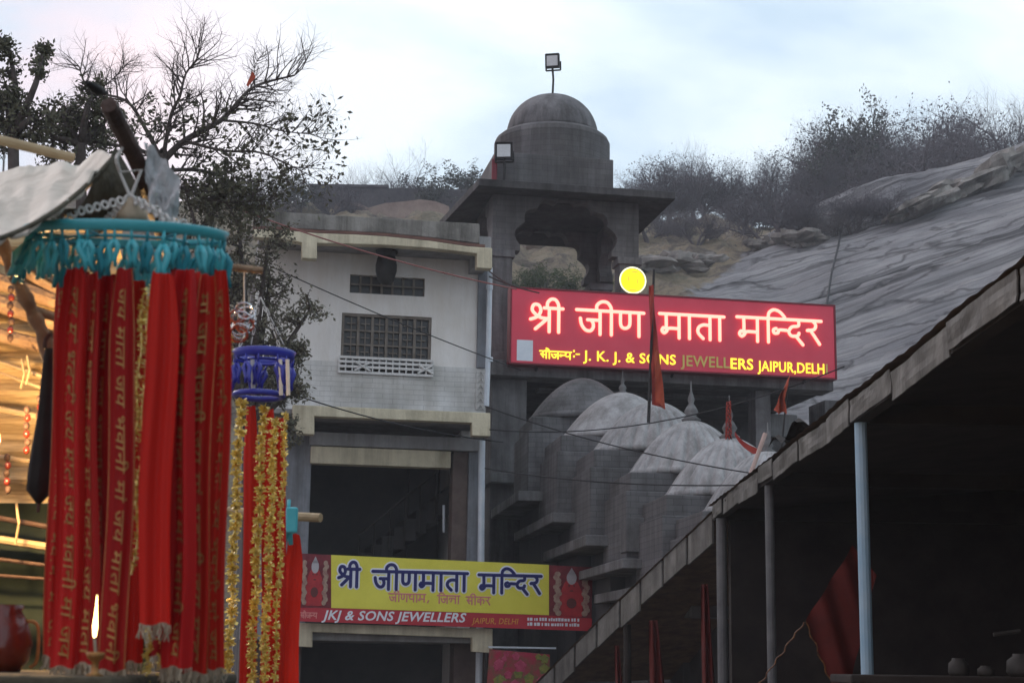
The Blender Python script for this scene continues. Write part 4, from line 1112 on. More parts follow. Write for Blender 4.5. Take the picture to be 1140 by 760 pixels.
for (xa, ya, xb, yb) in ((333, 617, 367.5, 675), (613, 630, 659, 687)):
    cx = (xa + xb) / 2; wd = (xb - xa)
    ctr = bz(cx, (ya + yb) / 2); H = bz(cx, ya).z - bz(cx, yb).z; Wd = bz(xb, ya).x - bz(xa, ya).x
    def disc(mb, x, z, rx, rz, y0, y1, n=20):
        mb.prism([ctr + Vector((Wd * (x + rx * math.cos(6.2832 * k / n)), y0, H * (z + rz * math.sin(6.2832 * k / n)))) for k in range(n)],
                 [ctr + Vector((Wd * (x + rx * math.cos(6.2832 * k / n)), y1, H * (z + rz * math.sin(6.2832 * k / n)))) for k in range(n)])
    fig = MB()
    fig.prism([ctr + Vector((Wd * x, -.014, H * z)) for x, z in [(-.26, -.48), (.26, -.48), (.28, -.05), (.16, .18), (0, .3), (-.16, .18), (-.28, -.05)]],
              [ctr + Vector((Wd * x, -.001, H * z)) for x, z in [(-.26, -.48), (.26, -.48), (.28, -.05), (.16, .18), (0, .3), (-.16, .18), (-.28, -.05)]])
    disc(fig, 0, .10, .17, .15, -.018, -.015)
    po = fig.build('portrait', M['deity_red'], ban)
    m = MB(); disc(m, 0, .27, .12, .13, -.022, -.019)
    m.prism([ctr + Vector((Wd * x, -.022, H * z)) for x, z in [(-.1, .34), (.1, .34), (0, .47)]], [ctr + Vector((Wd * x, -.019, H * z)) for x, z in [(-.1, .34), (.1, .34), (0, .47)]])
    m.build('crown', M['silver_print'], po)
    for s_ in (-1, 1):
        m = MB()
        for k in range(13): disc(m, s_ * (.34 + .035 * math.sin(k * 1.9)), .34 - k * .063, .075, .055, -.026 - .001 * k, -.0235, 10)
        m.build('garland', M['garland'], po)
    m = MB(); disc(m, -.06, .12, .025, .02, -.0225, -.0195, 8); disc(m, .06, .12, .025, .02, -.0225, -.0195, 8); disc(m, 0, -.22, .12, .1, -.0225, -.0195, 12); disc(m, 0, .02, .05, .014, -.0225, -.0195, 8)
    m.build('shading', M['shade_print'], po)
# painted words: white outline under navy
for w_, xa, ya, xb, yb in (('shri', 377, 632.5, 401, 633.5), ('jiinmata', 416, 634.5, 521, 639), ('mandir', 534, 638.5, 603, 642)):
    a = bz(xa, ya); b = bz(xb, yb); hgt = a.z - bz(xa, ya + 20).z; zz = (a.z + b.z) / 2 - hgt
    m = MB(); write_word(m, w_, Vector((a.x, -.014, zz)), b.x - a.x, hgt, .052, .003); m.build('lettering_outline', M['white_paint'], ban)
    m = MB(); write_word(m, w_, Vector((a.x, -.021, zz)), b.x - a.x, hgt, .027, .004); m.build('lettering', M['navy'], ban)
for w_, xa, xb, py in (('jiindham', 433, 474, 669), ('zila', 487, 512, 671), ('sikar', 519, 546, 672.5)):
    m = MB(); a = bz(xa, py); b = bz(xb, py); write_word(m, w_, Vector((a.x, -.015, a.z)), b.x - a.x, .13, .012, .003)
    if w_ == 'jiindham':
        c_ = bz(477, 669); m.tube([Vector((c_.x, -.015, c_.z + .02)), Vector((c_.x - .02, -.015, c_.z - .03))], .012, 5)
    m.build('lettering', M['pink_paint'], ban)
m = MB(); put_text(m, 'JKJ & SONS JEWELLERS', bz(358, 688).x, bz(519, 688).x, -.013, (bz(358, 687.5).z + bz(519, 693.5).z) / 2, .155, .022, .25)
m.build('lettering', M['white_paint'], ban)
m = MB(); put_text(m, 'JAIPUR, DELHI', bz(525, 690).x, bz(577, 690).x, -.013, bz(550, 694).z, .10, .006, .2); m.build('lettering', M['orange_paint'], ban)
m = MB(); a = bz(334.5, 686); write_word(m, 'saujanya', Vector((a.x, -.014, a.z - .02)), bz(353, 686).x - a.x, .085, .009, .003); m.build('lettering', M['pink_paint'], ban)
m = MB(); rnd = random.Random(3)
for py in (689.5, 695):      # two lines too small to read in the photograph
    x = bz(587, py).x; xe = bz(645, py).x; z = bz(616, py).z
    while x < xe:
        w_ = rnd.uniform(.02, .05); m.box(x, x + w_, -.016, -.013, z - .022, z + .022 + rnd.uniform(0, .012)); x += w_ + rnd.choice((.012, .012, .03))
m.build('small_print', M['white_paint'], ban)

# poster below, right of the pier
pp = [HF.pt(545, 722, -.1), HF.pt(612, 728, -.1), HF.pt(612, 790, -.1), HF.pt(540, 790, -.1)]
po_o = HF.world((pp[0].x, -.1, pp[2].z))
poster = empty('flower_poster', po_o, 'red and pink flower printed poster below the yellow banner', 'poster', None, TH)
base = Vector((pp[0].x, -.1, pp[2].z))
m = MB(); m.prism([p - base for p in pp], [p - base + Vector((0, .03, 0)) for p in pp]); m.build('sheet', M['poster'], poster)
m = MB(); rnd = random.Random(8)
fl = MB()
for k in range(26):
    x = rnd.uniform(.08, 1.0); z = rnd.uniform(.3, .95); mm_ = (m, fl)[k % 2]; r_ = rnd.uniform(.04, .10)
    mm_.prism([Vector((x + r_ * (1 + .25 * math.sin(5 * t)) * math.cos(t), -.004 - .0006 * k, z + r_ * math.sin(t) * (1 + .25 * math.sin(5 * t)))) for t in [6.283 * i / 20 for i in range(20)]],
              [Vector((x + r_ * math.cos(t), -.001, z + r_ * math.sin(t))) for t in [6.283 * i / 20 for i in range(20)]])
m.build('printed_flowers', mat('pink_print', (.5, .08, .16), (.35, .04, .08), 9, .5), poster); fl.build('printed_leaves', mat('olive_print', (.30, .27, .05), (.10, .14, .05), 9, .5), poster)
m = MB(); m.box(-.02, 1.15, -.02, .02, 1.02, 1.05); m.build('top_rail', M['pipe'], poster)

# ------------------------------------------------------------------ market shed on the right
EX = 2.2; EZ = CZ + 1.72
shed = empty('market_shed', (EX, 10, ground_z(10)), 'dark open market shed with a grey tin roof edge on the right', 'shed')
so = Vector(shed.location)
pts_e = [Vector((EX, 5.2, EZ)), Vector((EX, 17.6, EZ - .02))]
rnd = random.Random(4)
fas = MB(); gap = MB()
y = -4.8
while y < 17.3:
    y2 = min(y + rnd.choice((1.15, 1.25, .75)), 17.5); s = rnd.uniform(-.012, .012); zz = rnd.uniform(-.022, .012); zb_s = rnd.uniform(-.03, .02); tl_ = rnd.uniform(-.014, .014)
    def PFa(u, v, y=y, y2=y2, s=s, zz=zz, zb_s=zb_s, tl_=tl_):
        yy = y + .012 + (y2 - y - .024) * u
        return Vector((EX - .012 + s + .012 * noise.noise(Vector((yy * 3, v * 2, 3))), yy, EZ - .005 + zz + tl_ * (u - .5) * 2 - (.16 + zb_s) * v + .006 * noise.noise(Vector((yy * 5, v, 7)))))
    fas.grid(PFa, 14, 4)
    y = y2
fo_ = fas.build('fascia', M['shed_tin'], shed, off=so)
sd_ = fo_.modifiers.new('thick', 'SOLIDIFY'); sd_.thickness = .008; sd_.offset = -1
rf = MB()
def PR(u, v):
    yy = -5.0 + 22.78 * v; xx = EX - .03 + 8.6 * u
    return Vector((xx, yy, EZ + .018 + (xx - EX) * .10 + .02 * noise.noise(Vector((yy * 1.1, 0, 2))) +   .004 * math.sin(yy * 22) + .006 * noise.noise(Vector((xx, yy * .8, 0)))))
rf.grid(PR, 8, 420)
rf.build('roof', M['rust'], shed, off=so)
m = MB(); m.box(EX + .003, EX + .09, -4.8, 17.5, EZ - .16, EZ - .03)
for yy in (6.5, 10.3, 14.0, 17.3): m.box(EX + .09, EX + 8.4, yy - .05, yy + .05, EZ - .17, EZ - .05)
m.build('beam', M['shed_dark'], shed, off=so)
for (yy, mm_, r_) in ((6.4, 'grey_post', .045), (10.3, 'blue_post', .04), (14.0, 'grey_post', .04), (17.2, 'grey_post', .055)):
    for xx in ((EX + .05,) if yy != 10.3 else (EX + .05,)):
        m = MB(); m.tube([Vector((xx, yy, ground_z(yy) - .05)), Vector((xx, yy, EZ - .161))], r_, 12); m.tube([Vector((xx, yy, ground_z(yy) - .02)), Vector((xx, yy, ground_z(yy) + .06))], r_ * 1.8, 12)
        po = m.build('post', M[mm_], shed, off=so, smooth=False)
        if mm_ == 'blue_post': po['label'] = 'light blue painted post'
for yy in (7.5, 12.5, 17.0):
    m = MB(); m.tube([Vector((EX + 5.2, yy, ground_z(yy) - .05)), Vector((EX + 5.2, yy, EZ + .3))], .05, 10); m.build('post', M['shed_dark'], shed, off=so)
m = MB(); m.prism([Vector((EX + .1, -4.9, EZ - .035)), Vector((EX + 8.3, -4.9, EZ + .72)), Vector((EX + 8.3, -4.9, EZ + .70)), Vector((EX + .1, -4.9, EZ - .055))],
        [Vector((EX + .1, 17.75, EZ - .035)), Vector((EX + 8.3, 17.75, EZ + .72)), Vector((EX + 8.3, 17.75, EZ + .70)), Vector((EX + .1, 17.75, EZ - .055))])
m.build('added_dark_ceiling', M['shed_dark'], shed, off=so)  # boards added under the roof to darken the shed's underside
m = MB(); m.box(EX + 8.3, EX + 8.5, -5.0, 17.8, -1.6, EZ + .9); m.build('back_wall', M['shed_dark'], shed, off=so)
def gable(ya, yb, xa, zb):
    f = [Vector((xa, ya, zb)), Vector((EX + 8.3, ya, zb)), Vector((EX + 8.3, ya, EZ + .711)), Vector((xa, ya, EZ - .052 + (xa - EX) * .0921))]
    q = MB(); q.prism(f, [Vector((p.x, yb, p.z)) for p in f]); return q
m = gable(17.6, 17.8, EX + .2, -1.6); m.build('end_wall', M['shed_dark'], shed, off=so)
m = gable(-5.0, -4.8, EX + .6, 0); m.build('end_wall', M['shed_dark'], shed, off=so)  # unseen end wall behind the camera, added to keep light out
# lower lean-to that drops away beyond it
A = W(794, 570, 17.55); B = W(690, 668, 21.0); C = W(596, 762, 24.2)
lean = empty('lean_to', (A.x, 19, -1.3), 'lower sloping lean-to roof running down behind the market shed', 'shed')
lo = Vector(lean.location)
def seg(mb, p, q, h, th, dz=0.0):
    d = (q - p); n_ = Vector((-d.y, d.x, 0)).normalized() * th
    f = [p + Vector((0, 0, dz)), q + Vector((0, 0, dz)), q + Vector((0, 0, dz - h)), p + Vector((0, 0, dz - h))]
    mb.prism(f, [v - n_ for v in f])
m = MB(); rnd = random.Random(9)
for (p, q, n_) in ((A, B, 4), (B, C, 4)):
    for i in range(n_):
        a = p.lerp(q, i / n_ + .012); b = p.lerp(q, (i + 1) / n_ - .012); seg(m, a, b, .32 + rnd.uniform(-.02, .03), .02, rnd.uniform(-.01, .02))
m.build('fascia', M['shed_tin'], lean, off=lo)
m = MB()
ex = Vector((7.5, 1.0, .35))
def PL(u, v):
    p = A.lerp(B, v * 2) if v < .5 else B.lerp(C, v * 2 - 1)
    return p + ex * u + Vector((-.02, 0, .012 + .003 * math.sin(v * 120)))
m.grid(PL, 6, 90); m.build('roof', M['rust'], lean, off=lo)
m = MB(); 
for p in (B + Vector((.1, .05, -.3)),):
    m = MB(); m.tube([p, Vector((p.x, p.y, ground_z(p.y)))], .05, 8); m.build('post', M['shed_dark'], lean, off=lo)
m = MB(); f = [C + Vector((.3, .3, -.1)), C + ex + Vector((0, .3, -.1))]
m.prism([f[0], f[1], Vector((f[1].x, f[1].y, -1.65)), Vector((f[0].x, f[0].y, -1.65))], [v + Vector((0, .15, 0)) for v in [f[0], f[1], Vector((f[1].x, f[1].y, -1.65)), Vector((f[0].x, f[0].y, -1.65))]])
m.build('end_wall', M['shed_dark'], lean, off=lo)
m = MB(); f = [A + ex + Vector((.1, 0, 0)), C + ex + Vector((.1, 0, 0))]
m.prism([f[0], f[1], Vector((f[1].x, f[1].y, -1.7)), Vector((f[0].x, f[0].y, -1.7))], [v + Vector((.15, 0, 0)) for v in [f[0], f[1], Vector((f[1].x, f[1].y, -1.7)), Vector((f[0].x, f[0].y, -1.7))]])
m.build('back_wall', M['shed_dark'], lean, off=lo)

# rag on the roof edge and a bent stick
m = MB(); p = W(872, 505, 13.0); q = W(905, 480, 12.3)
m.grid(lambda u, v: p.lerp(q, u) + Vector((-.12 + .3 * v, 0, .05 + .05 * math.sin(u * 9 + v * 4) + .04 * math.sin(v * 7))), 12, 6)
tag(m.build('tarp_scrap', M['shed_dark'], off=p), 'dark scrap of sheeting lying on the shed roof edge', 'sheet')

# red drape with gold trim inside the shed
Yd = 11.2
dr_pts = [(947, 612), (965, 618), (972, 790), (938, 790), (897, 690)]
drp = empty('red_drape', W(930, 790, Yd), 'dim red cloth with gold trim hanging behind the blue post', 'cloth')
do = Vector(drp.location)
m = MB()
def PD(u, v):
    a = W(897 + (950 - 897) * v, 690 + (606 - 690) * v, Yd); b = W(940 + (975 - 940) * v, 792 + (640 - 792) * v, Yd)
    p = a.lerp(b, u); p.y += .03 * math.sin(v * 14 + u * 3); return p
m.grid(PD, 14, 40); m.build('cloth', M['drape'], drp, off=do, smooth=True)
m = MB()
for (xa, ya, xb, yb) in ((895, 692, 845, 762), (897, 692, 938, 790)):
    P = [W(xa + (xb - xa) * t + 1.5 * math.sin(t * 30), ya + (yb - ya) * t + .8 * math.sin(t * 17), Yd - .06) for t in [i / 24 for i in range(25)]]
    m.tube(P, .005, 5)
m.build('gold_trim', M['drape_trim'], drp, off=do)
for k, (xa, xb, ya, yb, Y) in enumerate(((780, 796, 650, 790, 15.5), (722, 742, 690, 800, 17.0), (684, 694, 718, 800, 19.0))):
    m = MB()
    def PC(u, v):
        p = W(xa + (xb - xa) * u * (.5 + .5 * v) + 3 * v, ya + (yb - ya) * v, Y); p.y += .05 * math.sin(u * 12 + v * 3); return p
    m.grid(PC, 10, 16)
    tag(m.build('hanging_cloth', M['drape'], off=W(xa, yb, Y), smooth=True), 'dim red cloth hanging deep in the shed, %s from the right' % ORD[k], 'cloth', 'red cloths hanging in the shed')
# goods and counter deep in the shed
Y = 9.6
ct = empty('shop_counter', (W(1080, 790, Y).x, Y, ground_z(Y)), 'grey counter in the dark shed at the lower right', 'counter'); co = Vector(ct.location)
ztop = W(1080, 752, Y).z
m = MB(); m.box(co.x - .75, co.x + .9, Y - .3, Y + .3, ztop - .05, ztop); m.build('counter_top', M['shed_dark'], ct, off=co, bevel=.01)
m = MB(); m.box(co.x - .7, co.x + .85, Y - .25, Y + .25, co.z, ztop - .05); m.build('cabinet', M['shed_dark'], ct, off=co)
for k, (px, w_, h_, lab) in enumerate(((1062, .06, .10, 'small grey jar'), (1092, .05, .06, 'small pale box'), (1134, .10, .13, 'white sack'))):
    x = W(px, 745, Y).x; m = MB()
    m.lathe([(w_ * .8, 0), (w_, h_ * .2), (w_ * .95, h_ * .7), (w_ * .6, h_ * .9), (w_ * .62, h_)], 14, (0, 0, 0))
    o = m.build('jar' if k == 0 else ('carton' if k == 1 else 'sack'), M['goods'], smooth=True); o.location = (x, Y - .1, ztop)
    tag(o, lab + ' standing on the counter in the dark shed', 'jar' if k == 0 else ('box' if k == 1 else 'sack'))
m = MB(); a = W(1106, 706, 10.0); b = W(1136, 702, 10.0)
m.tube([a, b], .012, 8); tag(m.build('tube_light', M['goods'], off=a), 'unlit white tube hanging in the dark shed', 'lamp')

# ------------------------------------------------------------------ flags
def flagpole(name, base, top, r, cloth, mat_, label, pole_mat='iron'):
    o = empty(name, base, label, 'flag'); b_ = Vector(base)
    m = MB(); m.tube([base, top], [r, r * .7], 6); m.build('pole', M[pole_mat], o, off=b_)
    m = MB(); cloth(m); m.build('cloth', M[mat_], o, off=b_, smooth=True)
    return o
Y = 26.2
def longflag(m):
    def P(u, v):
        x = 722 + (5 + 9 * v ** 1.3) * u + 4 * v; yy = 318 + 132 * v + 6 * u * v
        p = W(x, yy, Y); p.y += .05 * math.sin(v * 14 + u * 5) - .03; return p
    m.grid(P, 8, 30)
flagpole('temple_flag', W(722, 470, Y), W(728, 300, Y), .03, longflag, 'flag_red', 'long drooping red flag on a thin pole crossing the red sign')
def longflag2(m):
    def P(u, v):
        x = 728 + 6 * u + 5 * v * u; yy = 385 + 62 * v + 8 * u
        p = W(x + 2 * v, yy, Y - .12); p.y += .04 * math.sin(v * 9 + u * 6); return p
    m.grid(P, 6, 16)
m = MB(); longflag2(m); m.build('orange_edge', M['flag'], bpy.data.objects['temple_flag'], off=Vector(bpy.data.objects['temple_flag'].location), smooth=True)
Y2 = 23.6
def penn(m):
    def P(u, v):
        p = W(877 - 15 * u * v ** .7 - 3 * v + 2 * u + 1.2 * math.sin(v * 9), 424 + 38 * v - 5 * u + 2.5 * math.sin(u * 7 + v * 3), Y2); p.y += .10 * math.sin(u * 9 + v * 4); return p
    m.grid(P, 8, 12)
flagpole('pennant', W(868, 520, Y2), W(878, 418, Y2), .016, penn, 'flag', 'small faded orange pennant below the right end of the red sign')
def tass(m):
    for i in range(60):
        a = i * 2.4; t = i / 60
        p = W(811 + 1.6 * math.cos(a) * (1 + .6 * t), 446 + 42 * t, 24.1); p.y += .03 * math.sin(a)
        m.tube([p, p + Vector((.02 * math.cos(a), .02 * math.sin(a), -.06))], [.012, .004], 5)
flagpole('tassel_pole', W(814, 500, 24.1), W(811, 442, 24.1), .016, tass, 'flag_red', 'pole wrapped in dark red tassels on a shrine dome')
def sw(m):
    def P(u, v):
        p = W(818 + 34 * u, 480 + 20 * u + 6 * math.sin(u * 3.1) + 5 * v + 5 * u * v, 23.3); p.y += .05 * math.sin(u * 8); return p
    m.grid(P, 12, 4)
m = MB(); sw(m); tag(m.build('draped_cloth', M['flag_red'], off=W(830, 495, 23.3), smooth=True), 'dark red cloth draped between two shrine domes', 'cloth')
m = MB(); m.tube([W(822, 566, 20.5), W(852, 482, 20.5)], .028, 8)
tag(m.build('leaning_pole', mat('pinkish_pole', (.42, .30, .26), (.5, .38, .34), 6, .6), off=W(822, 566, 20.5)), 'pale pinkish pole leaning in front of the lowest shrine', 'pole')

# ------------------------------------------------------------------ overhead cables
def cable(p, q, sag, r, m_, label, n=14):
    mb = MB(); mb.tube([p.lerp(q, i / n) - Vector((0, 0, sag * 4 * (i / n) * (1 - i / n))) for i in range(n + 1)], r, 5)
    tag(mb.build('overhead_cable', m_, off=p), label, 'cable', 'cables strung across the street')
cable(W(268, 234, 26.3), W(575, 322, 27.2), .1, .014, M['cable_red'], 'faded red cable crossing the roof edge of the white house')
cable(W(300, 296, 25.5), W(580, 412, 27.8), .05, .010, M['cable'], 'black cable running down across the grilled window')
cable(W(330, 440, 26.5), W(560, 492, 28.5), .1, .012, M['cable'], 'black cable along the lower slab edge of the white house')
cable(W(540, 452, 27.0), W(905, 536, 21), .15, .010, M['cable'], 'black cable crossing the domes at mid height')
cable(W(540, 521, 26.5), W(880, 538, 20.5), .12, .010, M['cable'], 'lowest black cable crossing the shrine drums')
cable(W(545, 478, 27.0), W(940, 408, 23), .35, .010, M['cable'], 'black cable rising towards the right end of the red sign')
cable(W(545, 308, 28.5), W(600, 326, 32), .03, .016, M['cable'], 'short black cable between the house and the red sign')
cable(W(545, 302, 28.4), W(572, 318, 32), .03, .014, M['cable'], 'short upper cable from the drain pipe to the tower column')
cp = [hit_hill(a, b) for a, b in ((936, 262), (933, 280), (928, 300), (925, 318), (921, 338), (918, 360))]
m = MB(); m.tube(smooth_path([p + Vector((0, -.1, .12)) for p in cp if p], 3), .045, 5)
tag(m.build('overhead_cable', M['cable'], off=cp[-1]), 'dark cable lying down the face of the bare rock', 'cable', 'cables strung across the street')

# ------------------------------------------------------------------ big half-bare tree on the left
def px_limb(pts, Y):
    return smooth_path([W(a, b, Y + dy) for a, b, dy in pts], 4)
bt = empty('half_bare_tree', Vector((W(190, 700, 20).x, 20, -1.4)), 'large half bare tree with dark arching branches behind the stall', 'tree')
bo = Vector(bt.location); rnd = random.Random(21)
tb, cb, lf = MB(), MB(), MB()
root_top = W(181, 205, 20)
tb.tube(smooth_path([bo, bo.lerp(root_top, .5) + Vector((.15, 0, 0)), root_top, W(181, 176, 20)], 4), [.15] * 5 + [.11] * 4 + [.07] * 4, 9)
LIMBS = [([(181, 180, 0), (205, 157, 0), (246, 134, .2), (263, 116, .2), (284, 96, .3), (328, 84, .5)], .075, 1.0),
         ([(181, 180, 0), (190, 130, -.2), (200, 108, -.3), (207, 82, -.3), (221, 66, -.4)], .05, 1.0),
         ([(181, 180, 0), (160, 140, .3), (140, 112, .5), (100, 100, .6), (88, 74, .6)], .05, .8),
         ([(246, 134, .2), (285, 138, .4), (315, 146, .5), (352, 150, .6)], .03, .9),
         ([(205, 157, 0), (250, 168, -.3), (290, 170, -.4), (335, 190, -.5)], .04, .9),
         ([(181, 190, 0), (225, 190, .4), (262, 205, .5), (290, 225, .6)], .05, .8),
         ([(140, 112, .5), (110, 105, .6), (130, 84, .6), (140, 72, .7)], .022, .7),
         ([(181, 180, 0), (150, 165, -.5), (110, 160, -.6), (70, 150, -.8)], .05, .8),
         ([(284, 96, .3), (283, 80, .4), (287, 66, .4)], .016, .5),
         ([(181, 200, 0), (215, 215, .2), (250, 225, .2), (300, 222, .2)], .045, .8)]
tips = []
for pts, r_, sc_ in LIMBS:
    r_ *= .62
    P = px_limb(pts, 20); n_ = len(P)
    tb.tube(P, [r_ * (1 - .75 * i / (n_ - 1)) for i in range(n_)], 6)
    for i in range(2, n_):
        t = i / (n_ - 1)
        for k in range(2 if t < .8 else 3):
            ax = (P[i] - P[i - 1]).normalized()
            side = Vector((rnd.gauss(0, 1), rnd.gauss(0, .7), rnd.gauss(.35, .9))); side -= ax * side.dot(ax); side.normalize()
            grow(rnd, tb, cb, P[i], (ax * .6 + side * .8 + Vector((.16, 0, .06))).normalized(), rnd.uniform(.26, .62) * sc_, r_ * .35 * (1 - .6 * t) + .004, 1, 3, .7, .35, [0, 4, 3], tips, 1, .2)
cb.mi = [0] * len(cb.f)
cb.cur = 1
for p in tips:
    q = (p - Vector((0, 0, CZ)))
    # leaves keep to the lower, inner part of the crown
    py = 740 - q.z / q.y * 1800; px = 570 + q.x / q.y * 1800
    dens = min(1, max(0, (py - 85) / 110)) * (1 if px < 265 else .45)
    if noise.noise(p * 1.4) > .12: dens *= .25
    for k in range(3):
        if rnd.random() < dens * .5: leaf(cb, rnd, p + Vector((rnd.gauss(0, .06), rnd.gauss(0, .06), rnd.gauss(0, .06))), rnd.uniform(.025, .055))
tb.build('trunk', M['bark'], bt, off=bo, smooth=True); cb.build('crown', [M['bark'], M['leaf']], bt, off=bo)
# leafy trees at the far left and a dusty tree in front of the house
def leafy_tree(name, base, crown, n, ls, seed, m_leaf, label, spread=.10, trunk_r=.09, ht=None):
    o = empty(name, base, label, 'tree'); b_ = Vector(base); rnd = random.Random(seed)
    tb, cb = MB(), MB()
    c0 = sum((c for c, _, _ in crown), Vector()) / len(crown)
    top = Vector((c0.x, c0.y, min(c.z for c, _, _ in crown)))
    tb.tube(smooth_path([b_, b_.lerp(top, .5) + Vector((.1, 0, 0)), top], 4), [trunk_r * (1 - .04 * i) for i in range(9)], 7)
    for c, rx, rz in crown:
        P = smooth_path([top, top.lerp(c, .5) + Vector((rnd.gauss(0, .1), rnd.gauss(0, .1), .05)), c], 3)
        tb.tube(P, [trunk_r * .6 * (1 - .7 * i / (len(P) - 1)) for i in range(len(P))], 5)
        tp = []
        for k in range(9):
            d = Vector((rnd.gauss(0, 1), rnd.gauss(0, 1), rnd.gauss(0, 1))).normalized()
            grow(rnd, tb, cb, P[-1 - (k % 3)], d, rx * .8, trunk_r * .15 + .004, 1, 2, .8, .1, [0, 5], tp, 1, .2)
        cb.cur = 1
        for k in range(n):
            d = Vector((rnd.gauss(0, 1), rnd.gauss(0, 1), rnd.gauss(0, 1))).normalized() * (rnd.random() ** .5)
            p = c + Vector((d.x * rx, d.y * rx * .8, d.z * rz))
            if noise.noise(p * (1.1 / rx)) < -.05 and rnd.random() < .8: continue
            leaf(cb, rnd, p, rnd.uniform(.6, 1.2) * ls)
        for p in tp:
            for k in range(3): leaf(cb, rnd, p + Vector((rnd.gauss(0, ls), rnd.gauss(0, ls), rnd.gauss(0, ls))), rnd.uniform(.6, 1.2) * ls)
        cb.cur = 0
    tb.build('trunk', M['bark'], o, off=b_, smooth=True); cb.build('crown', [M['bark'], m_leaf], o, off=b_)
Yl = 17.0
leafy_tree('leafy_tree', Vector((W(20, 700, Yl).x, Yl, -1)), [(W(8, 50, Yl), .16, .14), (W(10, 105, Yl), .2, .2), (W(-10, 130, Yl), .4, .5), (W(15, 150, Yl), .3, .2), (W(48, 58, Yl), .09, .08), (W(40, 135, Yl), .25, .2)], 100, .032, 31, M['leaf'],
           'dark leafy tree at the left edge above the awning')
leafy_tree('leafy_tree', Vector((W(95, 700, 18).x, 18, -1)), [(W(60, 160, 18), .32, .22), (W(100, 150, 18), .36, .26), (W(75, 122, 18), .3, .25), (W(120, 130, 18), .26, .2), (W(105, 100, 18), .2, .14)], 110, .032, 33, M['leaf'],
           'loose leafy tree just behind the awning, left of the arching branches', )
Yd_ = 23.5
leafy_tree('dusty_tree', Vector((W(270, 700, Yd_).x, Yd_, -1.6)), [(W(235, 215, Yd_), .5, .35), (W(265, 245, Yd_), .5, .35), (W(300, 268, Yd_), .42, .3), (W(255, 290, Yd_), .55, .45), (W(300, 310, Yd_), .5, .4), (W(262, 345, Yd_), .6, .5),
            (W(305, 365, Yd_), .5, .4), (W(345, 345, Yd_), .3, .22), (W(300, 420, Yd_), .42, .4), (W(330, 430, Yd_), .28, .3), (W(270, 400, Yd_), .5, .5), (W(322, 480, Yd_), .25, .25), (W(225, 250, Yd_), .5, .4), (W(330, 395, Yd_), .25, .2), (W(210, 225, Yd_), .5, .3)],
           210, .038, 35, M['leaf_dusty'], 'dusty drooping leafy tree in front of the left end of the white house', trunk_r=.12)
# stray flag caught in the big tree
m = MB(); Yk = 19.6
m.prism([W(281, 79, Yk), W(285, 86, Yk), W(276, 97, Yk), W(274, 95, Yk)], [W(281, 79, Yk + .02), W(285, 86, Yk + .02), W(276, 97, Yk + .02), W(274, 95, Yk + .02)])
tag(m.build('cloth_scrap', M['flag'], off=W(276, 97, Yk)), 'small orange cloth scrap caught high in the bare branches', 'cloth')

# ------------------------------------------------------------------ market stall on the left: awning, poles, wall, lamp
aw = empty('stall_awning', W(40, 300, 3.6), 'grey sagging tarpaulin awning over the stall on the left', 'awning'); ao = Vector(aw.location)
front = [W(-90, 285, 2.7), W(0, 266, 2.9), W(55, 240, 3.1), (W(98, 206, 3.3)), W(131, 171, 3.5)]
back = [W(-90, 186, 4.4), W(0, 190, 4.4), W(60, 183, 4.3), W(105, 173, 4.1), W(133, 168, 3.7)]
fs_, bs_ = smooth_path(front, 6), smooth_path(back, 6)
def PA(u, v):
    i = u * (len(fs_) - 1); a = int(min(i, len(fs_) - 2)); f = i - a
    p = fs_[a].lerp(fs_[a + 1], f).lerp(bs_[a].lerp(bs_[a + 1], f), v)
    p.z += .035 * noise.noise(Vector((u * 7, v * 3, 1))) + .012 * noise.noise(Vector((u * 24, v * 6, 4))) - .05 * math.sin(math.pi * v) * (1 - u)
    return p
m = MB(); m.grid(PA, 40, 16); o = m.build('tarpaulin', M['tarp'], aw, off=ao, smooth=True)
sd = o.modifiers.new('thick', 'SOLIDIFY'); sd.thickness = .006
m = MB(); m.tube(smooth_path([p + Vector((0, -.005, .0)) for p in front], 5), .005, 6); m.build('hem', M['tarp_dark'], aw, off=ao, smooth=True)
# dark sacking flap between awning and pole
m = MB()
fa = [W(62, 240, 3.12), W(98, 209, 3.32), W(132, 172, 3.5)]; fb = [W(66, 250, 3.5), W(120, 252, 3.5), W(165, 236, 3.45)]
fa, fb = smooth_path(fa, 5), smooth_path(fb, 5)
m.grid(lambda u, v: fa[min(int(u * 10), 10)].lerp(fb[min(int(u * 10), 10)], v) + Vector((0, .03 * math.sin(v * 6 + u * 5), .01 * math.sin(u * 14))), 10, 8)
o = m.build('sacking_flap', M['tarp_dark'], aw, off=ao, smooth=True)
# white plastic wound on the pole
m = MB()
wl = smooth_path([W(160, 158, 3.38), W(172, 166, 3.38), W(190, 186, 3.38), W(203, 206, 3.38)], 4); wr = smooth_path([W(164, 205, 3.4), W(166, 225, 3.4), W(178, 245, 3.4), W(194, 246, 3.4)], 4)
m.grid(lambda u, v: wl[min(int(u * 12), 12)].lerp(wr[min(int(u * 12), 12)], v) + Vector((0, .018 * math.sin(u * 17 + v * 5) + .012 * noise.noise(Vector((u * 9, v * 9, 0))), .006 * math.sin(u * 25))), 12, 10)
tag(m.build('plastic_sheet', M['plastic_sheet'], off=W(175, 235, 3.4), smooth=True), 'crumpled white plastic sheet wrapped round the dark pole', 'sheet')
m = MB(); P = [W(121, 117, 3.2), W(132, 138, 3.27), W(148, 170, 3.36), W(163, 205, 3.46), W(178, 250, 3.6), W(196, 300, 3.85)]
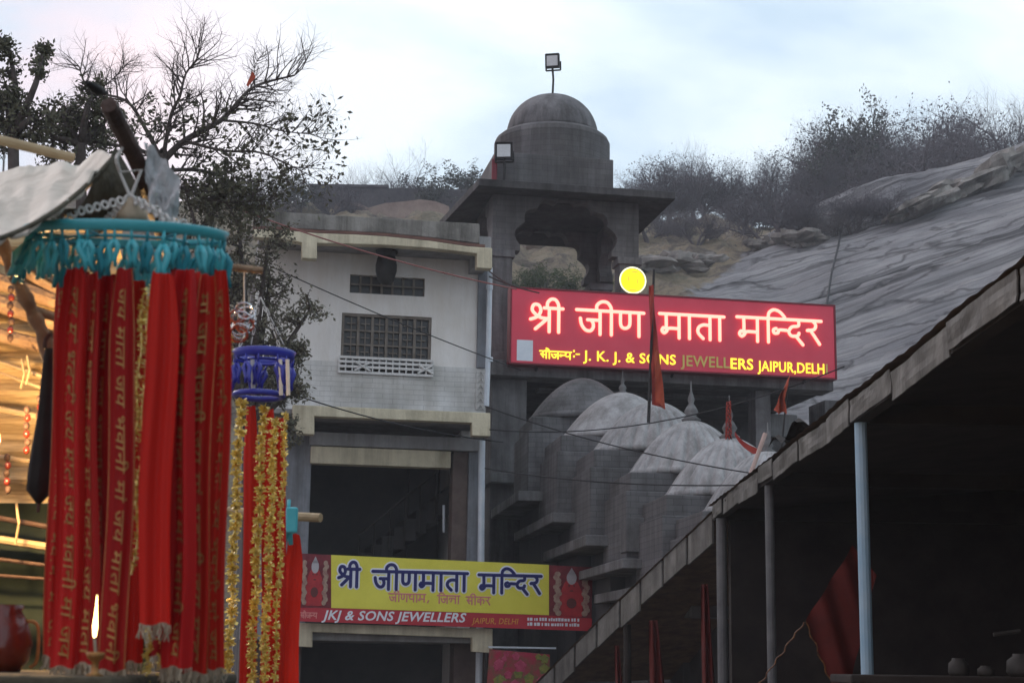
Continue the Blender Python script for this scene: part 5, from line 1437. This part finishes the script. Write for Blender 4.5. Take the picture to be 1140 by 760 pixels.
m.tube(smooth_path(P, 4), [.017, .0185] + [.019] * 19, 12); tag(m.build('dark_pole', M['wood_dark'], off=P[-1], smooth=False), 'dark wooden pole end poking up beside the awning', 'pole')
m = MB(); m.tube([W(-60, 146, 4.0), W(0, 156, 4.0), W(82, 176, 4.1)], .013, 10); tag(m.build('bamboo_pole', M['wood_pale'], off=W(0, 156, 4.0)), 'pale bamboo pole lying along the top of the awning', 'pole')
m = MB(); m.tube([W(97, 92, 3.2), W(108, 100, 3.25), W(120, 104, 3.3)], [.006, .012, .003], 8); 
tag(m.build('rag_knot', M['umbrella'], off=W(100, 98, 3.2), smooth=True), 'small dark rag knotted at the tip of a twig above the awning', 'rag')

# stall back wall of matting with battens, lit by a bulb
stw = empty('matting_wall', W(0, 790, 5.0), 'straw matting stall wall with slanting battens lit by a bulb', 'wall'); wo = Vector(stw.location)
m = MB()
m.grid(lambda u, v: W(-190 + 325 * u, 250 + 310 * v, 5.0) + Vector((0, .02 * math.sin(v * 60), 0)), 20, 60); m.build('matting', M['stall_wall'], stw, off=wo)
m = MB(); m.grid(lambda u, v: W(-190 + 352 * u, 560 + 330 * v, 4.96) + Vector((0, .03 * math.sin(v * 26) + .02 * noise.noise(Vector((u * 8, v * 4, 3))), 0)), 30, 40); m.build('green_curtain', M['green_cloth'], stw, off=wo, smooth=True)
for k, (y0, y1, r_) in enumerate(((576, 590, .008), (622, 632, .006), (640, 646, .005), (282, 330, .022), (312, 340, .026), (337, 362, .028), (372, 392, .022), (402, 428, .006), (414, 442, .005), (455, 470, .01), (508, 520, .008), (600, 612, .012))):
    m = MB(); m.tube([W(-160, y0 - (y1 - y0) * 2, 4.86), W(75, y1, 4.88)], r_, 8); m.build('batten', M['wood_dark'] if k < 3 else (M['branch'] if k < 7 else M['wood_pale']), stw, off=wo)
for k, (px, y0, y1) in enumerate(((24, 400, 432), (18, 560, 605), (30, 396, 428))):
    m = MB(); m.tube([W(px, y0, 4.8), W(px + 3, (y0 + y1) / 2, 4.79), W(px - 1, y1, 4.8)], .004, 5)
    tag(m.build('hanging_string', M['wood_pale'], off=W(px, y1, 4.8)), 'loose pale string hanging on the matting wall, %s from the left' % ORD[[1, 0, 2][k]], 'string', 'strings on the matting wall')
for k, (px, y0, n_) in enumerate(((12, 318, 7), (30, 452, 6), (44, 440, 8), (8, 505, 5), (62, 470, 6))):
    hb_ = empty('bead_string', W(px, y0 + n_ * 9, 4.72), 'dark bead string hanging against the lit matting, %s from the left' % ORD[[1, 2, 3, 0, 4][k]], 'beads', 'bead strings on the matting wall')
    ho2 = Vector(hb_.location)
    m = MB(); m.tube([W(px, y0, 4.75), W(px, y0 + n_ * 9, 4.72)], .002, 4); m.build('cord', M['wood_dark'], hb_, off=ho2)
    for i in range(n_):
        c_ = W(px + .8 * math.sin(i * 2), y0 + i * 9 + 4, 4.72); m = MB()
        m.lathe([(.002, -.012), (.008, -.008), (.010, 0), (.008, .008), (.002, .012)], 10, c_); m.build('bead', (M['wood_dark'], M['pot'])[i % 2], hb_, off=ho2, smooth=True)
# leaning peeled branch
m = MB(); P = [W(-30, 225, 3.7), W(2, 272, 3.7), W(22, 318, 3.7), W(38, 352, 3.72), W(52, 388, 3.75), W(62, 480, 3.9), W(72, 620, 4.1), W(80, 900, 4.4)]
m.tube(smooth_path(P, 5), [.017 + .003 * math.sin(i * 1.7) for i in range(36)], 10)
m.tube(smooth_path([W(34, 345, 3.72), W(56, 352, 3.75), W(82, 362, 3.8)], 4), [.014 - .001 * i for i in range(9)], 8)
m.tube(smooth_path([W(14, 296, 3.7), W(34, 300, 3.8), W(70, 322, 4.1)], 4), [.009] * 9, 8)
tag(m.build('branch_prop', M['branch'], off=P[-1], smooth=True), 'crooked peeled branch propping up the stall awning', 'pole')
# furled black umbrella hung on the branch
um = empty('furled_umbrella', W(44, 568, 3.6), 'furled black umbrella hanging from the branch prop', 'umbrella'); uo = Vector(um.location)
m = MB(); top = W(50, 388, 3.62); bot = W(43, 560, 3.62)
prof = [(.006, 0), (.028, .03), (.026, .09), (.016, .2), (.012, .34), (.009, .36)]
L__ = (top - bot).length
m.lathe([(r_, z * L__ / .36) for r_, z in prof], 18, bot, rib=lambda a: 1 + .18 * math.sin(a * 8)); m.build('canopy', M['umbrella'], um, off=uo, smooth=True)
m = MB(); m.tube([bot, bot - Vector((0, 0, .02))], .004, 6); m.tube(smooth_path([top, top + Vector((0, 0, .02)), top + Vector((.012, 0, .035)), top + Vector((.024, 0, .02))], 3), .005, 6); m.build('handle', M['wood_dark'], um, off=uo)
# bulb
bl_ = W(-13, 482, 4.55)
bulb = empty('light_bulb', bl_, 'bare glowing warm bulb at the left edge against the matting', 'lamp')
m = MB(); m.lathe([(.012, .05), (.014, .03), (.03, 0), (.034, -.02), (.026, -.045), (.004, -.055)], 18); m.build('glass', M['bulb'], bulb, smooth=True)
m = MB(); m.tube([Vector((0, 0, .05)), Vector((0, 0, .09))], .015, 10); m.tube([Vector((0, 0, .09)), Vector((-.02, 0, .9))], .003, 5); m.build('holder', M['iron'], bulb)
ld = bpy.data.lights.new('bulb_light', 'POINT'); ld.energy = 48; ld.color = (1.0, .60, .25); ld.shadow_soft_size = .04
lo_ = bpy.data.objects.new('bulb_light', ld); COL.objects.link(lo_); lo_.parent = bulb; lo_.location = (.02, -.12, 0)

# ------------------------------------------------------------------ hoops with pegs, scarves and tinsel
def chain(mb, p, q, n, r, w):
    d = q - p
    for i in range(n):
        c = p.lerp(q, (i + .5) / n); l = d.length / n * .72; ax = d.normalized()
        sd_ = ax.cross(Vector((0, 1, 0) if i % 2 else (1, 0, .2))).normalized()
        pts = [c + ax * (l * .5 * math.cos(t)) * 1.1 + sd_ * (w * math.sin(t)) for t in [6.2832 * k / 8 for k in range(9)]]
        mb.tube(pts, r, 4)
def peg(mb, p, s, rnd, lean):
    a = rnd.uniform(-.5, .5); u = Vector((math.cos(a), math.sin(a), 0)) * s
    d = Vector((lean[0], lean[1], -1)).normalized()
    t0 = p; t1 = p + d * s * .35
    mb.tube([t0, t1], s * .05, 5)
    for sg in (-1, 1):
        q = [t1 + u * (.02 * sg), t1 + u * (.14 * sg) + d * s * .25, t1 + u * (.05 * sg) + d * s * .62, t1 + u * (.11 * sg) + d * s * .9]
        mb.tube(q, [s * .07, s * .10, s * .09, s * .06], 6)
    mb.tube([t1 + d * s * .5 - u * .1, t1 + d * s * .5 + u * .1], s * .06, 5)

def hoop(name, C, rad, band, mat_, mat2, hookp, npeg, pegs, label, seed, lower=True):
    o = empty(name, C, label, 'hanger'); rnd = random.Random(seed)
    m = MB(); n = 64
    prof = [(rad - .004, -band * .5), (rad + .003, -band * .42), (rad + .004, 0), (rad + .010, band * .42), (rad + .004, band * .5), (rad - .003, band * .45), (rad - .004, 0), (rad - .006, -band * .45)]
    vs_ = []; fs = []
    for k in range(n):
        a = 6.2832 * k / n
        for r_, z in prof: vs_.append(Vector((r_ * math.cos(a), r_ * math.sin(a), z)))
    q = len(prof)
    for k in range(n):
        j = (k + 1) % n
        for i in range(q): fs.append((k * q + i, j * q + i, j * q + (i + 1) % q, k * q + (i + 1) % q))
    m.add(vs_, fs); m.build('ring', mat_, o, smooth=True)
    if lower:
        m = MB(); m.tube([Vector((rad * .62 * math.cos(t), rad * .62 * math.sin(t), -band * .6)) for t in [6.2832 * k / 40 for k in range(41)]], band * .16, 6)
        for k in range(6):
            t = 6.2832 * k / 6 + .3; m.tube([Vector((rad * .62 * math.cos(t), rad * .62 * math.sin(t), -band * .6)), Vector((rad * math.cos(t), rad * math.sin(t), -band * .25))], band * .14, 5)
        m.build('inner_ring', mat2, o, smooth=True)
    H = Vector(hookp) - Vector(C)
    for k in range(4):
        t = 6.2832 * k / 4 + .7
        m = MB(); chain(m, H, Vector((rad * math.cos(t), rad * math.sin(t), band * .45)), max(5, int(rad * 60)), rad * .016, rad * .04); m.build('chain', M['white_plastic'], o)
    for k in range(npeg):
        t = 6.2832 * (k + rnd.uniform(-.2, .2)) / npeg
        m = MB(); peg(m, Vector((rad * math.cos(t), rad * math.sin(t), -band * .3)), pegs * rnd.uniform(.85, 1.15), rnd, (rnd.gauss(.0, .15) - .25 * (math.cos(t) < -.6), rnd.gauss(0, .1)))
        m.build('peg', mat_ if k % 3 else mat2, o, smooth=True)
    return o

def sash_dark():
    m = M['sash'].copy(); m.name = 'dark_red_satin'
    for n_ in m.node_tree.nodes:
        if n_.type == 'VALTORGB': n_.color_ramp.elements[0].color = (.24, .007, .008, 1); n_.color_ramp.elements[1].color = (.44, .016, .009, 1)
    return m
M['sash_dark'] = sash_dark()
def sash(C, w, top_z, bot_z, yaw, seed, text, label, group, fringe=True, tside=1.0, tsize=.36, grey=False, sweep=0.0, cloth='sash'):
    """a hanging satin ribbon: C = top centre (x,y); local origin at the lower end"""
    rnd = random.Random(seed); L = top_z - bot_z
    ph = rnd.uniform(0, 6); amp = rnd.uniform(.10, .26) * w; k2 = rnd.uniform(.7, 1.4); tw = rnd.uniform(-.25, .25)
    o = empty('red_scarf', (C[0], C[1], bot_z), label, 'scarf', group)
    def P(s, t, off=0.0):       # s -.5...5 across, t 0 (top)..1 (bottom)
        g_ = .58 + .42 * min(1, t * 6) ** .7
        x = s * w * g_; yy = amp * math.sin(s * 6.2 * k2 + ph + t * 1.2) * (1 - .3 * t) + .4 * amp * math.sin(s * 15 + ph * 2 + t * 2.5)
        yy -= off
        a = yaw + tw * t + .1 * math.sin(t * 5 + ph)
        return Vector((x * math.cos(a) - yy * math.sin(a) + sweep * t + .004 * math.sin(t * 7 + ph), x * math.sin(a) + yy * math.cos(a), L * (1 - t) + .003 * math.sin(s * 8 + ph)))
    m = MB(); m.grid(lambda u, v: P(u - .5, v), 14, 44); m.build('cloth', M[cloth], o, smooth=True)
    if text:
        vs_, fs = text_mesh(text, .008, 0, 1.05)
        a = min(v.x for v in vs_); b = max(v.x for v in vs_); h = .7
        k = L * .93 / (b - a)
        mb = MB()
        mb.add([P(max(-.48, min(.48, -.02 + tside * ((v.y / h) - .5) * tsize)), .05 + (v.x - a) * k / L, .0022) for v in vs_], fs)
        mb.build('lettering', M['gold'], o)
        mb = MB()
        for s0 in (-.46, .46) if seed % 3 == 0 else ():
            mb.grid(lambda u, v, s0=s0: P(s0 - .012 + .024 * u, v, .0015), 1, 44)
        if mb.v: mb.build('gold_edge', M['gold'], o)
    if fringe:
        mb = MB()
        for i in range(22):
            s = -.5 + (i + .5) / 22; p = P(s, 1.0); l = rnd.uniform(.022, .034)
            mb.tube([p, p + Vector((rnd.gauss(0, .003), rnd.gauss(0, .003), -l * .5)), p + Vector((rnd.gauss(0, .005), rnd.gauss(0, .004), -l))], .0016, 3)
        mb.build('fringe', M['fringe'], o)
    return o
def tinsel(p, L, r, seed, label, group, mat_='tinsel', n=None):
    rnd = random.Random(seed); mb = MB(); n = n or int(L * 900)
    pts = [Vector((.004 * math.sin(i * .7 + seed), .004 * math.cos(i * .5), L * (1 - i / 30))) for i in range(31)]
    mb.tube(pts, r * .18, 4)
    for i in range(n):
        t = rnd.random(); a = rnd.uniform(0, 6.283); c = pts[int(t * 30)] + Vector((0, 0, rnd.uniform(-.01, .01)))
        d = Vector((math.cos(a), math.sin(a), rnd.gauss(0, .5))).normalized()
        s = d.cross(Vector((rnd.gauss(0, 1), rnd.gauss(0, 1), rnd.gauss(0, 1)))).normalized() * r * .16
        q = c + d * r * rnd.uniform(.6, 1.1)
        mb.add([c - s, c + s, q + s * .8, q - s * .8], [(0, 1, 2, 3)])
    o = mb.build('tinsel_garland', M[mat_]); o.location = p - Vector((0, 0, L))
    return tag(o, label, 'garland', group)

Y1 = 3.35
C1 = W(142, 262, Y1); R1 = 110.0 / 1800 * Y1
hk = W(148, 232, Y1)   # where the chains meet
h1 = hoop('peg_hoop', C1, R1, .023, M['teal'], M['teal_dark'], hk + Vector((0, 0, .02)), 44, .072, 'large teal plastic peg hoop carrying red scarves', 2)
m = MB(); q = hk - C1
m.lathe([(.035, -.03), (.03, -.012), (.016, .004), (.012, .02)], 16, q); m.build('hub', M['fringe'], h1, smooth=True)
h1.rotation_euler.x = R(9)
tri = [W(147, 221, Y1), W(136, 194, Y1), W(160, 192, Y1), W(147, 221, Y1)]
m = MB(); m.tube([p - C1 for p in tri], .004, 6); m.tube([hk - C1, W(147, 221, Y1) - C1], .005, 6); m.tube(smooth_path([W(136, 194, Y1) - C1, W(133, 178, Y1 - .02) - C1, W(140, 168, Y1) - C1], 3), .004, 5); m.build('hook', M['white_plastic'], h1)

TX = ['जय मां भवानी जय माता जय भवानी मां जय', 'मां जय भवानी जय मां भवानी जय माता', 'जय माता जय भवानी मां जय माता भवानी', 'भवानी मां जय माता जय मां भवानी जय']
GR = 'red scarves on the teal hoop'
fronts = [  # px, width m, bottom py, yaw, text index, label bits
    (84, .060, 742, .10, 0, 'bright red scarf at the far left of the teal hoop, plain left half'),
    (103, .052, 738, -.5, 1, 'dark red scarf with gold lettering, second along the front of the teal hoop'),
    (140, .050, 746, .25, 2, 'dark red scarf with spaced gold letters left of the tinsel gap'),
    (181, .060, 694, .05, None, 'bright plain red scarf, shortest on the front of the teal hoop'),
    (206, .056, 742, -.2, 3, 'red scarf with gold lettering just right of the plain bright one'),
    (228, .048, 748, .45, 1, 'dark red scarf with dull lettering, last but one at the right of the teal hoop'),
    (247, .040, 744, .2, 0, 'narrow red scarf at the right end of the teal hoop'),
    (118, .036, 734, -.2, 2, 'narrow bright red scarf between two lettered dark ones at the left of the hoop'),
    (92, .030, 728, .3, 3, 'thin dark red scarf behind the far left bright one'),
    (194, .034, 740, .5, 1, 'thin dark scarf tucked behind the right edge of the plain bright one'),
    (217, .034, 736, -.4, 2, 'thin red scarf in the middle of the right hand cluster')]
for k, (px, w_, pyb, yaw, ti, lab) in enumerate(fronts):
    s_ = max(-.985, min(.985, (px - 142) / 110.0)); y = C1.y - R1 * math.sqrt(1 - s_ * s_) * (.95 if k < 7 else .70)
    p = W(px, 298 + (k * 5 % 9), y); pb = W(px - 11 + 3 * math.sin(k * 2.3), pyb, y)
    sash((p.x, y), w_ * 1.05, p.z, pb.z, yaw, 40 + k, TX[ti] if ti is not None else None, lab, GR, sweep=pb.x - p.x, cloth='sash' if k in (0, 3, 4, 7, 10) else 'sash_dark')
backs = [(92, .05, 735), (116, .045, 725), (127, .04, 740), (154, .042, 736), (222, .045, 735), (192, .05, 730), (216, .05, 738), (236, .05, 742), (71, .04, 730)]
for k, (px, w_, pyb) in enumerate(backs):
    s_ = max(-.97, min(.97, (px - 142) / 110.0)); y = C1.y + R1 * math.sqrt(1 - s_ * s_) * .9
    p = W(px, 302 + (k * 7 % 11), y); pb = W(px - 10, pyb, y)
    sash((p.x, y), w_ * 1.25, p.z, pb.z, random.Random(k).uniform(-.4, .4), 70 + k, TX[k % 4] if k % 2 == 0 else None, 'red scarf at the back of the teal hoop, %s from the left behind' % ORD[[1, 2, 3, 4, 7, 5, 6, 8, 0][k]], GR, sweep=pb.x - p.x, cloth='sash' if k == 1 else 'sash_dark')
GT = 'gold tinsel on the teal hoop'
for k, (px, pyt, pyb, dy) in enumerate(((168, 315, 640, .02), (160, 325, 600, .10), (167, 700, 790, -.1), (180, 715, 790, .0), (254, 380, 745, .02))):
    y = Y1 + dy; p = W(px, pyt, y); q = W(px - 3, pyb, y)
    tinsel(p, p.z - q.z, .011, 90 + k, ['gold tinsel strand in the gap beside the plain bright scarf', 'thin gold tinsel strand behind the gap beside the bright scarf', 'short gold tinsel hanging below the shortest scarf', 'stub of gold tinsel just right of the short low strand', 'gold tinsel strand at the right edge of the teal hoop'][k], GT)

# blue hoop further away
Y3 = 6.0
C2 = W(294, 396, Y3); R2 = 33.0 / 1800 * Y3
h2 = hoop('peg_hoop', C2, R2, .035, M['blue'], M['blue'], W(290, 330, Y3), 12, .09, 'small royal blue peg hoop hung with gold tinsel', 6)
C2b = W(288, 440, Y3)
m = MB(); off = C2b - C2
m.tube([off + Vector((R2 * .8 * math.cos(t), R2 * .8 * math.sin(t), 0)) for t in [6.2832 * k / 36 for k in range(37)]], .012, 8); m.build('lower_ring', M['blue'], h2, smooth=True)
for px in (281, 312, 320):
    m = MB(); a = W(px, 400, Y3 - R2 * .8) - C2; b = W(px + 1, 440, Y3 - R2 * .7) - C2; m.tube([a, b], .008, 6); m.build('link', M['white_plastic'], h2)
GB = 'strands on the blue hoop'
for k, (px, pyt, pyb, r_) in enumerate(((268, 448, 800, .026), (293, 455, 800, .024), (306, 470, 800, .022), (318, 462, 800, .016))):
    y = Y3 - .06 + .04 * (k % 2); p = W(px, pyt, y); q = W(px - 3, pyb, y)
    tinsel(p, p.z - q.z, r_, 120 + k, ['thick gold tinsel garland at the left of the blue hoop', 'gold tinsel garland in the middle left of the blue hoop', 'gold tinsel garland right of the middle on the blue hoop', 'thin gold tinsel garland at the right of the blue hoop'][k], GB, n=1500)
for k, (px, pyt, pyb, w_) in enumerate(((280, 452, 800, .06), (300, 455, 800, .05), (313, 465, 800, .045))):
    y = Y3 + .05; p = W(px, pyt, y); q = W(px - 4, pyb, y)
    sash((p.x, y), w_, p.z, q.z, .1 * k - .1, 140 + k, None, ['plain red scarf at the left between tinsel on the blue hoop', 'plain red scarf in the middle between tinsel on the blue hoop', 'plain red scarf at the right of the blue hoop'][k], GB, sweep=q.x - p.x)
# stick and third hanging bunch
m = MB(); m.tube([W(255, 568, 7.2), W(300, 573, 7.1), W(357, 576, 7.0)], .020, 10); tag(m.build('bamboo_stick', M['wood_pale'], off=W(300, 573, 7.1)), 'pale bamboo stick poking out right of the tinsel garlands', 'stick')
m = MB(); m.tube([W(170, 288, 3.9), W(230, 294, 3.95), W(292, 301, 4.0)], .009, 10); tag(m.build('bamboo_stick', M['branch'], off=W(230, 294, 3.95)), 'brown stick poking out right of the teal hoop', 'stick')
pk = empty('peg_clip', W(323, 598, 6.95), 'loose teal peg clipped to the bamboo stick', 'peg'); po_ = Vector(pk.location)
m = MB(); peg(m, W(322, 558, 6.93), .14, random.Random(2), (0, 0)); m.v = [W(323, 580, 6.93) + (v - W(323, 580, 6.93)) * 1.1 for v in m.v]; m.build('jaw', M['teal'], pk, off=po_, smooth=True)
m = MB(); q = W(326, 580, 6.9); m.box(q.x - .03, q.x + .02, q.y - .015, q.y + .015, q.z - .05, q.z + .06); m.build('grip', M['teal'], pk, off=po_, bevel=.008)
p = W(327, 594, 7.0); q = W(322, 800, 7.0); sash((p.x, 7.0), .075, p.z, q.z, .1, 160, None, 'plain dark red scarf hanging from the bamboo stick', 'scarf on the bamboo stick', sweep=q.x - p.x)
m = MB(); rnd = random.Random(12)
bs = empty('bangle_bunch', W(272, 372, 4.0), 'bunch of silvery bangles hanging from the brown stick', 'bangles'); bo_ = Vector(bs.location)
for k in range(9):
    c = W(265 + 14 * rnd.random(), 345 + 3.4 * k, 4.0); ax = rnd.uniform(0, 3); r_ = .022
    m = MB(); m.tube([c + Vector((r_ * math.cos(t), r_ * .5 * math.sin(t) * math.cos(ax), r_ * math.sin(t) * .8)) for t in [6.2832 * i / 16 for i in range(17)]], .0028, 5); m.build('bangle', (M['silver'], M['silver'], M['flag'])[k % 3], bs, off=bo_, smooth=True)
m = MB(); m.tube([W(272, 300, 4.0), W(272, 372, 4.0)], .002, 4); m.build('string', M['white_plastic'], bs, off=bo_)

# lamp flame in the gap between the scarves and a lit low shelf
Yf = 3.02
fb = empty('oil_lamp', W(105, 752, Yf), 'small brass oil lamp with a bright upright flame between the red scarves', 'lamp'); fo = Vector(fb.location)
fz = W(105, 712, Yf)
m = MB(); m.lathe([(.018, 0), (.007, .007), (.006, .025), (.015, .033), (.018, .042), (.012, .043)], 18); m.build('bowl', M['gold'], fb, smooth=True)
m = MB(); hF = W(105, 662, Yf).z - fz.z
m.lathe([(.0012, 0), (.003, hF * .12), (.0046, hF * .3), (.0032, hF * .5), (.0016, hF * .72), (.0006, hF)], 12, fz - fo); m.build('flame', M['flame'], fb, smooth=True)
m = MB(); m.tube([Vector((0, 0, .04)), fz - fo + Vector((0, 0, .005))], .003, 6); m.build('wick', M['fringe'], fb)
sh_ = empty('display_table', (W(60, 790, 3.6).x, 3.6, 0.0), 'pale cloth covered table under the red scarves', 'table'); so_ = Vector(sh_.location)
zt_ = W(105, 752, Yf).z
m = MB(); m.box(so_.x - .55, so_.x + .28, 2.95, 4.3, zt_ - .03, zt_); m.build('table_top', M['tarp_dark'], sh_, off=so_, bevel=.01)
for (sx, sy) in ((-.5, 3.0), (.23, 3.0), (-.5, 4.25), (.23, 4.25)):
    m = MB(); m.box(so_.x + sx - .02, so_.x + sx + .02, sy - .02, sy + .02, 0, zt_ - .03); m.build('leg', M['wood_dark'], sh_, off=so_)
# red pot and orange cone at the lower left
pc_ = W(4, 742, 3.6); pc_.z = zt_
rp = empty('red_pot', pc_, 'glossy red pot with a wire handle at the lower left corner', 'pot')
m = MB(); m.lathe([(r_ * 1.15, z_ * 1.25) for r_, z_ in [(.03, 0), (.045, .02), (.05, .05), (.04, .085), (.026, .105), (.03, .115)]], 24); m.build('bowl', M['pot'], rp, smooth=True)
m = MB(); m.tube(smooth_path([Vector((.04, 0, .11)), Vector((.068, 0, .1)), Vector((.072, 0, .03)), Vector((.058, 0, .01))], 4), .004, 6); m.build('handle', M['gold'], rp)
m = MB(); m.tube(smooth_path([W(11, 698, 3.7), W(15, 692, 3.7), W(25, 686, 3.7)], 3), .003, 5); tag(m.build('bent_wire', M['white_plastic'], off=W(11, 698, 3.7)), 'short bright bent wire above the red pot', 'wire')

# ------------------------------------------------------------------ thin dusk haze
hzm = bpy.data.materials.new('haze'); hzm.use_nodes = True
_n = hzm.node_tree.nodes
_n.remove(_n['Principled BSDF'])
pv = _n.new('ShaderNodeVolumePrincipled'); pv.inputs['Color'].default_value = (.86, .90, .97, 1); pv.inputs['Density'].default_value = .0013
pv.inputs['Anisotropy'].default_value = 0.0
hzm.node_tree.links.new(pv.outputs[0], _n['Material Output'].inputs['Volume'])
m = MB(); m.box(-430, 430, -70, 430, -4, 62)
tag(m.build('haze', hzm), kind='stuff')
